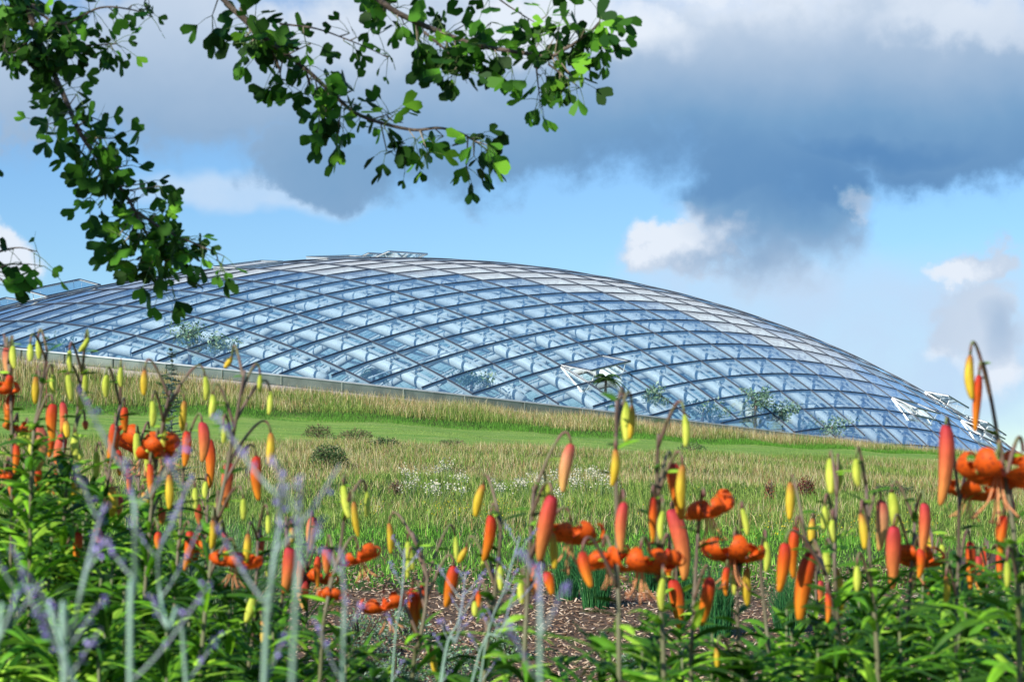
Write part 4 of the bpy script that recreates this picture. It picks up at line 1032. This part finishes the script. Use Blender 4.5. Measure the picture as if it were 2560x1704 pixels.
def build_sages():
    sage('thick pale sage stem leaning left, leftmost of the blurred pale stems', [(262,1260),(235,1350),(205,1470),(180,1600),(160,1704)], 1.15, 21, 4, side=.06)
    sage('pale sage stem rising straight beneath the orange flower cluster at left', [(318,1150),(330,1230),(338,1300),(337,1480),(325,1704)], 1.1, 21, 4, side=.07)
    sage('thin sage stem curving right, between the straight pale stem and the tussock', [(480,1190),(430,1310),(398,1380),(400,1480),(420,1570),(465,1704)], 1.3, 15, 6, side=.06, bloom=.8)
    sage('pale sage stem with a fork, left of the paired blurred stems', [(705,1190),(700,1300),(682,1420),(672,1540),(660,1704)], 1.1, 22, 4, side=.07)
    sage('very blurred broad grey sage stem right beside the forked one', [(752,1200),(750,1320),(742,1500),(730,1704)], .9, 20, 2, side=.04)
    sage('upright grey sage stem below the curled orange bloom near the middle left', [(852,1370),(862,1500),(860,1600),(856,1704)], 1.25, 15, 3, side=.05)
    sage('sage stem with mauve spikes just right of the picture middle', [(1345,1410),(1350,1500),(1352,1600),(1350,1704)], 1.1, 18, 3, side=.05, bloom=.9)
    sage('low mauve sage sprig at the bottom left corner', [(62,1440),(30,1520),(0,1600),(-20,1704)], 1.15, 15, 3, side=.05, bloom=.9)
    sage('low mauve sage sprig leaning left near the bottom left', [(88,1520),(120,1590),(165,1640),(185,1704)], 1.1, 16, 3, side=.05, bloom=.9)
    k = 0
    for lab, x0, y0, x1, D in (('slim silvery sage stem left of the round red bloom', 1012, 1370, 980, 2.6), ('slim silvery sage stem behind the pair of orange buds', 1165, 1430, 1105, 2.7),
                              ('silvery sage stem topped with violet flowers in the bed middle', 1160, 1480, 1100, 2.2), ('silvery sage stem under the lone orange bud in the bed middle', 1300, 1340, 1200, 2.5), ('slim silvery sage stem standing on the mulch left of the dark tufts', 1290, 1460, 1180, 2.3),
                              ):
        sage(lab, [(x0, y0), (x0 * .6 + x1 * .4 + 5, y0 + 120), (x1, 1704)], D, 9, 6, side=.055, bloom=.7)
build_sages()

# ------------------------------------------------------------------ bed: mulch chips, tufts, soil heap
def build_bed():
    n = 26000; y = rg.uniform(11, 25, n); x = y * rg.uniform(-.27, .27, n)
    c = np.array([[.30, .19, .12], [.42, .30, .20], [.20, .12, .08], [.55, .43, .32], [.12, .07, .045]])[rg.integers(0, 5, n)] * rg.uniform(.7, 1.25, (n, 1))
    L = rg.uniform(.012, .034, n)[:, None]; W = rg.uniform(.004, .010, n)[:, None]; a = rg.uniform(0, 2 * np.pi, n); e = rg.normal(0, .35, n)
    d = np.stack([np.cos(a) * np.cos(e), np.sin(a) * np.cos(e), np.sin(e)], 1); s = np.stack([-np.sin(a), np.cos(a), rg.normal(0, .35, n)], 1); s /= np.linalg.norm(s, axis=1)[:, None]; u = np.cross(d, s)
    P = np.stack([x, y, terrain(x, y) + rg.uniform(0, .03, n)], 1)
    vs = []
    for i in (-1, 1):
        for j in (-1, 1):
            for k in (-1, 1): vs.append(P + i * d * L + j * s * W + k * u * .0025)
    v = np.stack(vs, 1); q = np.array([(0, 1, 3, 2), (4, 6, 7, 5), (0, 4, 5, 1), (2, 3, 7, 6), (0, 2, 6, 4), (1, 5, 7, 3)]).ravel()
    loops = (np.arange(n)[:, None] * 8 + q).ravel()
    o = raw_mesh('bark_mulch', v.reshape(-1, 3), loops, np.arange(n * 6) * 4, None, np.repeat(c[:, None], 8, 1).reshape(-1, 3), pbr('bark_chips', (1, 1, 1), .9, vcol=True, spec=.1))
    o['kind'] = 'stuff'; tag(o, 'brown bark chip mulch covering the flower bed', 'mulch')
    # grass tufts: (px, base py, width px, height px)
    for px, by, w, h, lab in ((1114, 1535, 60, 75, 'small dark green grass tuft, leftmost of the tuft row on the mulch'), (1418, 1545, 100, 140, 'dark green upright grass tuft left of the big one under the bloom cluster'),
                              (1490, 1560, 120, 160, 'dense dark green grass tuft directly under the wide orange bloom cluster'), (1700, 1565, 80, 150, 'narrow dark green grass tuft between the bloom cluster and the curled bloom'),
                              (1790, 1610, 140, 180, 'broad dark green grass tuft below the ragged half open bloom'), (1975, 1605, 130, 160, 'dark green grass tuft left of the longest orange bud'),
                              (2155, 1635, 110, 150, 'dark green grass tuft behind the crowded stalks at right'), (2340, 1600, 120, 130, 'dark green grass tuft in front of the brown soil heap'),
                              (2520, 1640, 130, 150, 'dark green grass tuft in the right hand corner'), (1620, 1530, 90, 110, 'short dark grass tuft behind the tall middle lily stems')):
        D = 1.6 * F / (by - 1150); P = at(px, by, D); P[2] = float(terrain(P[0], P[1])); n = 900; R_ = w / 2 * D / F; H = h * D / F
        r = R_ * .55 * np.sqrt(rg.uniform(0, 1, n)); a = rg.uniform(0, 2 * np.pi, n)
        pos = np.stack([P[0] + r * np.cos(a), P[1] + r * np.sin(a), np.full(n, P[2] - .01)], 1)
        c = np.array([[.03, .16, .05], [.05, .22, .06], [.02, .10, .035], [.10, .28, .08]])[rg.integers(0, 4, n)] * rg.uniform(.7, 1.2, (n, 1))
        t = thing('grass_tuft', lab, 'grass tuft', P, 'dark grass tufts planted along the mulch'); blades('blades', pos, H * rg.uniform(.5, 1.1, n), rg.uniform(.004, .007, n), np.abs(rg.normal(.22, .2, n)), c, M['grass'], parent=t)
    # soil heap
    P = at(2500, 1480, 25.0); m = MB(); K, J = 26, 9; vs = []; fs = []
    for j in range(J):
        rr = j / (J - 1)
        for k in range(K):
            a = 2 * math.pi * k / K; R_ = (.95 + .2 * math.sin(2 * a + 1)) * rr
            z = .16 * (1 - rr ** 1.7) + rnd.uniform(-.03, .03) * (j > 0)
            xx, yy = P[0] + R_ * math.cos(a), P[1] + R_ * .8 * math.sin(a); vs.append((xx, yy, float(terrain(xx, yy)) + z - .03))
    for j in range(J - 1):
        for k in range(K): fs.append((j * K + k, j * K + (k + 1) % K, (j + 1) * K + (k + 1) % K, (j + 1) * K + k))
    m.add(vs, fs); o = m.build('soil_heap', pbr('dark_soil', (.05, .03, .025), .95, noise=(14, .5), bump=(22, 1.0)), None, smooth=True, loc=(P[0], P[1], 0)); tag(o, 'low heap of dark brown soil at the right edge of the bed', 'soil heap')
    for px, by, lab in ((2365, 1475, 'wispy brown grass clump left of the soil heap'), (2450, 1478, 'wispy brown grass clump in front of the soil heap')):
        D = 22.5; P = at(px, by, D); P[2] = float(terrain(P[0], P[1])); n = 260; a = rg.uniform(0, 6.28, n); r = .12 * rg.uniform(0, 1, n)
        t = thing('dry_grass_clump', lab, 'grass clump', P)
        blades('blades', np.stack([P[0] + r * np.cos(a), P[1] + r * np.sin(a), np.full(n, P[2])], 1), rg.uniform(.3, .55, n), rg.uniform(.003, .006, n), np.abs(rg.normal(.2, .15, n)), np.array([[.22, .14, .10]]) * rg.uniform(.5, 1.3, (n, 1)), M['grass'], parent=t)
    # large grey green tussock behind the left lilies
    D = 15.0; P = at(545, 1560, D); P[2] = float(terrain(P[0], P[1])); n = 5200; r = .30 * np.sqrt(rg.uniform(0, 1, n)); a = rg.uniform(0, 6.28, n)
    t = thing('grass_tussock', 'large grey green arching grass tussock behind the lilies at left', 'grass tussock', P)
    c = np.array([[.10, .20, .09], [.16, .28, .13], [.06, .13, .05], [.24, .34, .18]])[rg.integers(0, 4, n)] * rg.uniform(.7, 1.2, (n, 1)); c[:120] = (.55, .45, .26)
    blades('blades', np.stack([P[0] + r * np.cos(a), P[1] + r * np.sin(a), np.full(n, P[2])], 1), rg.uniform(.6, 1.25, n), rg.uniform(.005, .009, n), np.abs(rg.normal(.45, .3, n)), c, M['grass'], parent=t)
build_bed()

# ------------------------------------------------------------------ plants in the meadow
def bush(name, label, cat, px, py, wpx, hpx, cols, n=700, fs=.03, group=None, tall=1.0):
    P = ground_at(px, py + hpx * .45); D = P[1]; W_, H_ = wpx / 2 * D / F, hpx * D / F
    t = thing(name, label, cat, P, group); st = MB(); lf = MB()
    for k in range(9):
        a = rnd.uniform(0, 6.28); q = P + np.array([math.cos(a) * W_ * .7, math.sin(a) * W_ * .7, H_ * rnd.uniform(.6, 1)])
        st.tube([P, (P + q) / 2 + np.array([0, 0, H_ * .1]), q], [.015, .01, .005], 5, (.10, .08, .05))
    for _ in range(n):
        a = rnd.uniform(0, 6.28); r = math.sqrt(rnd.random()); z = rnd.random() ** .7
        q = P + np.array([math.cos(a) * r * W_ * (1.05 - .35 * z), math.sin(a) * r * W_ * (1.05 - .35 * z), z * H_ * (.75 + .35 * rnd.random()) * (1 - .35 * r * r)])
        u = rv(1); u /= np.linalg.norm(u); v = np.cross(u, rv(1)); v /= np.linalg.norm(v); s = fs * rnd.uniform(.6, 1.5)
        lf.add([q, q + (u + v * .4) * s, q + u * s * 2 * tall, q + (u - v * .4) * s], [(0, 1, 2, 3)], jit(rnd.choice(cols), .3))
    st.build('stems', M['stem'], t); lf.build('foliage', M['leaf'], t)
def build_meadow_plants():
    dk = [(.07, .13, .04), (.10, .18, .05), (.05, .10, .03), (.16, .17, .08)]; br = [(.18, .14, .07), (.13, .14, .06), (.28, .21, .11), (.09, .15, .04)]
    g = 'dark weed clumps in the meadow'
    bush('weed_clump', 'roundest dark green weed clump in the meadow left of the white flowers', 'weeds', 822, 1140, 110, 60, dk, 1300, .035, g)
    bush('weed_clump', 'dark brown green weed clump at the lower edge of the mown path, leftmost', 'weeds', 795, 1078, 90, 34, br, 800, .035, g)
    bush('weed_clump', 'dark brown green weed clump at the path edge, second from left', 'weeds', 890, 1088, 110, 32, br, 800, .035, g)
    bush('weed_clump', 'low dark weeds just below the path edge clumps', 'weeds', 960, 1105, 100, 24, dk, 500, .035, g)
    bush('weed_clump', 'brownish weed patch below the middle of the mown path', 'weeds', 1130, 1108, 90, 22, br, 400, .035, g)
    bush('weed_clump', 'dark weeds behind the forking lily stalks below the path', 'weeds', 1730, 1118, 90, 24, dk, 450, .035, g)
    bush('weed_clump', 'dark green weed patch in the right hand meadow', 'weeds', 2235, 1225, 130, 34, dk, 600, .03, g)
    bush('weed_clump', 'faint dark weeds between the white flowers', 'weeds', 1130, 1185, 80, 34, dk, 450, .03, g)
    bush('red_dock', 'dark red seeding dock plant, the denser of the two at right', 'dock', 2012, 1222, 62, 66, [(.16, .035, .03), (.10, .03, .025), (.22, .06, .04)], 900, .022, 'red docks in the right hand meadow')
    bush('red_dock', 'thin rusty dock plant left of the dark red one', 'dock', 1925, 1230, 36, 62, [(.32, .11, .06), (.22, .10, .05)], 260, .022, 'red docks in the right hand meadow')
    bush('red_dock', 'rusty brown weed stalks left of the white meadow flowers', 'dock', 990, 1220, 44, 40, [(.34, .20, .12), (.2, .14, .07)], 240, .022)
    # meadowsweet
    spots = [(1018,1195),(1035,1203),(1016,1228),(1085,1190),(1113,1174),(1063,1222),(1078,1232),(1100,1238),(1142,1240),(1155,1208),(1250,1220),(1262,1232),(1308,1222),(1322,1212),(1345,1205),(1360,1215),(1375,1200),
             (1430,1210),(1450,1190),(1470,1180),(1490,1196),(1505,1210),(1525,1200),(1538,1215),(1455,1222),(1412,1248)]
    for k, (px, py) in enumerate(spots):
        P = ground_at(px, py + 38); D = P[1]; H_ = (38 + 0) * D / F + .12
        left = px < 1290; t = thing('meadowsweet', 'creamy white meadowsweet head in the ' + ('left' if left else 'right') + ' patch of white meadow flowers', 'wildflower', P, 'white meadow flowers, ' + ('left' if left else 'right') + ' patch')
        st = MB(); fl = MB()
        for _ in range(4):
            q = P + np.array([rnd.uniform(-.16, .16), rnd.uniform(-.1, .1), H_ * rnd.uniform(.8, 1.1)]); st.tube([P, (P + q) / 2 + rv(.02), q], [.006, .005, .004], 4, (.16, .22, .08))
            for _ in range(rnd.randint(8, 26)):
                c = q + np.array([rnd.gauss(0, .045), rnd.gauss(0, .05), rnd.gauss(.01, .05)]); a = rv(1); a /= np.linalg.norm(a); b = np.cross(a, rv(1)); b /= np.linalg.norm(b); s = rnd.uniform(.010, .02)
                fl.add([c - a * s, c + b * s, c + a * s, c - b * s], [(0, 1, 2, 3)], jit((.66, .62, .46), .15))
        st.build('stems', M['stem'], t); fl.build('flower_head', M['leaf'], t)
    sg = [(.20, .30, .20), (.28, .38, .27), (.12, .20, .12), (.16, .30, .08)]
    for px, py, w, h, lab in ((900,1590,190,110,'grey green leafy mound on the mulch below the curled orange bloom'),(1015,1560,150,90,'grey green leafy mound left of the leftmost dark tuft'),(1130,1660,170,110,'low grey green mound at the bottom left of the mulch'),
                              (1260,1610,130,80,'grey green mound on the mulch under the salmon red bud'),(985,1690,190,110,'grey green mound at the bottom edge left of the mulch'),(1600,1660,150,80,'green mound at the bottom edge right of the mulch')):
        bush('leafy_mound', lab, 'low plant', px, py, w, h, sg, 1100, .016, 'leafy mounds growing on the mulch')
    # scattered small yellow flowers: too many to count
    fl = MB()
    for x0, x1, y0, y1, n in ((1060, 1300, 1290, 1335, 90), (1880, 2350, 1325, 1395, 150), (880, 960, 1280, 1330, 30), (1300, 1900, 1250, 1330, 60), (2150, 2350, 1180, 1260, 20)):
        for _ in range(n):
            P = ground_at(rnd.uniform(x0, x1), rnd.uniform(y0, y1)); P = P + np.array([0, 0, rnd.uniform(.22, .32)])
            for _ in range(3):
                a = rv(1); b = np.cross(a, rv(1)); b /= np.linalg.norm(b); a /= np.linalg.norm(a); s = .010; fl.add([P - a * s, P + b * s, P + a * s, P - b * s], [(0, 1, 2, 3)], (.72, .60, .03))
    o = fl.build('yellow_wildflowers', M['leaf'], None); o['kind'] = 'stuff'; tag(o, 'tiny yellow wildflowers sprinkled through the near meadow', 'wildflowers')
    # conifer sapling
    D = 36.0; top = at(430, 868, D); P = top.copy(); P[2] = float(terrain(P[0], P[1])); H_ = top[2] - P[2]
    t = thing('conifer_sapling', 'thin blue green conifer sapling standing before the bank at left', 'sapling', P)
    m = MB(); m.tube([P, P + np.array([.01, 0, H_ * .5]), top], [.018, .012, .003], 6, (.16, .13, .10)); m.build('trunk', M['stem'], t)
    lf = MB(); z = .25
    while z < H_ * .99:
        for _ in range(4):
            a = rnd.uniform(0, 6.28); L = (.06 + .62 * (1 - z / H_)) * rnd.uniform(.5, 1.1); C0 = P + np.array([0, 0, z]); d = np.array([math.cos(a), math.sin(a), rnd.uniform(.0, .35)])
            for k in range(26):
                q = C0 + d * L * (k + 1) / 26 + np.array([0, 0, -.1 * L * (k / 26) ** 2])
                for _ in range(2):
                    u = rv(1) * .5 + np.array([0, 0, .6]); u /= np.linalg.norm(u); s = rnd.uniform(.015, .03); v = np.cross(u, d) * .12
                    lf.add([q - v * s * 2, q + v * s * 2, q + u * s * 1.6], [(0, 1, 2)], jit(rnd.choice([(.10, .17, .12), (.15, .23, .18), (.06, .11, .08)]), .2))
        z += rnd.uniform(.035, .08)
    lf.build('needles', M['leaf'], t)
    # bronze dock stalks in front of the glass at left
    for px, py, lab in ((117, 900, 'red seed stalk against the glass at far left'), (303, 895, 'red seed stalk against the glass left of the sapling')):
        q = at(px, py, 80.0); P = q.copy(); P[2] = float(terrain(P[0], P[1])); t = thing('dock_stalk', lab, 'dock', P); m = MB(); m.tube([P, q], [.015, .008], 5, (.25, .06, .05)); m.build('stem', M['stem'], t); lf = MB()
        for _ in range(160):
            z = rnd.uniform(.35, 1); c = P + (q - P) * z + rv(.10) * (1.1 - z); u = rv(1); u /= np.linalg.norm(u); v = np.cross(u, rv(1)) * .4; lf.add([c, c + (u + v) * .03, c + u * .06, c + (u - v) * .03], [(0, 1, 2, 3)], jit((.24, .06, .05), .3))
        lf.build('seeds', M['leaf'], t)
build_meadow_plants()

# ------------------------------------------------------------------ plants growing inside the glasshouse
def indoor(label, px, py, back, w, h, n, cols, group='plants inside the glasshouse', fsz=.09, palm=False):
    d = at(px, py, 1.0) - np.array([0, 0, CAMZ]); xw = d[0] * 100; Y = float(np.interp(d[0] * 100, FX, FY)) + back
    c = at(px, py, Y); base = np.array([c[0], c[1], float(terrain(c[0], c[1]))])
    t = thing('indoor_palm' if palm else 'indoor_tree', label, 'palm' if palm else 'tree', base, group)
    m = MB(); m.tube([base, (base + c) / 2 + rv(.1), c], [.12, .09, .05], 7, (.13, .10, .08)); m.build('trunk', M['stem'], t)
    lf = MB()
    if palm:
        for k in range(24):
            a = rnd.uniform(0, 6.28); e = rnd.uniform(-.2, 1.1); L = w * rnd.uniform(.7, 1.1)
            for q in range(22):
                s = q / 22; p = c + np.array([math.cos(a) * math.cos(e) * L * s, math.sin(a) * math.cos(e) * L * s, math.sin(e) * L * s - .8 * L * s * s])
                for sg in (-1, 1):
                    u = np.array([-math.sin(a) * sg, math.cos(a) * sg, -.5]) * .28 * (1 - .6 * s); v = np.array([math.cos(a), math.sin(a), 0]) * .03
                    lf.add([p - v, p + v, p + u + v * 3], [(0, 1, 2)], jit(rnd.choice(cols), .3))
    else:
        cl = [c + rv(1) * np.array([w, w, h]) * .55 for _ in range(14)]
        for _ in range(int(n * .45)):
            k = rnd.choice(cl); q = k + np.array([rnd.gauss(0, w * .16), rnd.gauss(0, w * .16), rnd.gauss(0, h * .16)]); u = rv(1); u /= np.linalg.norm(u); v = np.cross(u, rv(1)); v /= np.linalg.norm(v); s = fsz * rnd.uniform(.5, 1.4)
            lf.add([q, q + (u + v * .4) * s, q + u * s * 2, q + (u - v * .4) * s], [(0, 1, 2, 3)], jit(rnd.choice(cols), .3))
    lf.build('fronds' if palm else 'crown', M['innerleaf'], t)
dk = [(.10, .20, .12), (.14, .26, .16), (.07, .14, .10), (.24, .34, .24)]
indoor('leafy dark tree behind the glass above the sapling', 470, 835, 2.8, 1.2, .8, 1400, dk)
indoor('low leafy shrub behind the glass right of the sapling', 560, 862, 3.0, 1.3, .7, 1300, dk)
indoor('low shrub behind the lowest panes at far left', 160, 868, 3.0, 1.2, .6, 1000, dk)
indoor('small palm behind the glass above the bank middle', 935, 930, 3.0, .9, .6, 0, dk, palm=True)
indoor('palm fronds showing through the open roof vent', 1515, 945, 2.8, 1.1, .5, 0, [(.05, .12, .02), (.10, .20, .03), (.03, .07, .02)], palm=True)
indoor('dark shrub behind the glass left of the open roof vent', 1180, 950, 3.0, 1.5, .6, 1300, dk)
indoor('grassy plant behind the glass right of the open roof vent', 1640, 985, 2.6, 1.0, .6, 1100, dk)
indoor('leafy tree behind the glass at right of the middle, taller one', 1890, 995, 3.0, 1.2, .7, 1500, dk)
indoor('leafy tree behind the glass just right of the taller one', 1955, 1025, 3.0, 1.3, .8, 1300, dk)
indoor('dark shrub low behind the glass under the taller indoor tree', 1760, 1020, 3.0, 1.8, .7, 1400, dk)
indoor('dark shrub low behind the glass toward the right end', 2080, 1065, 3.0, 1.8, .6, 1200, dk)
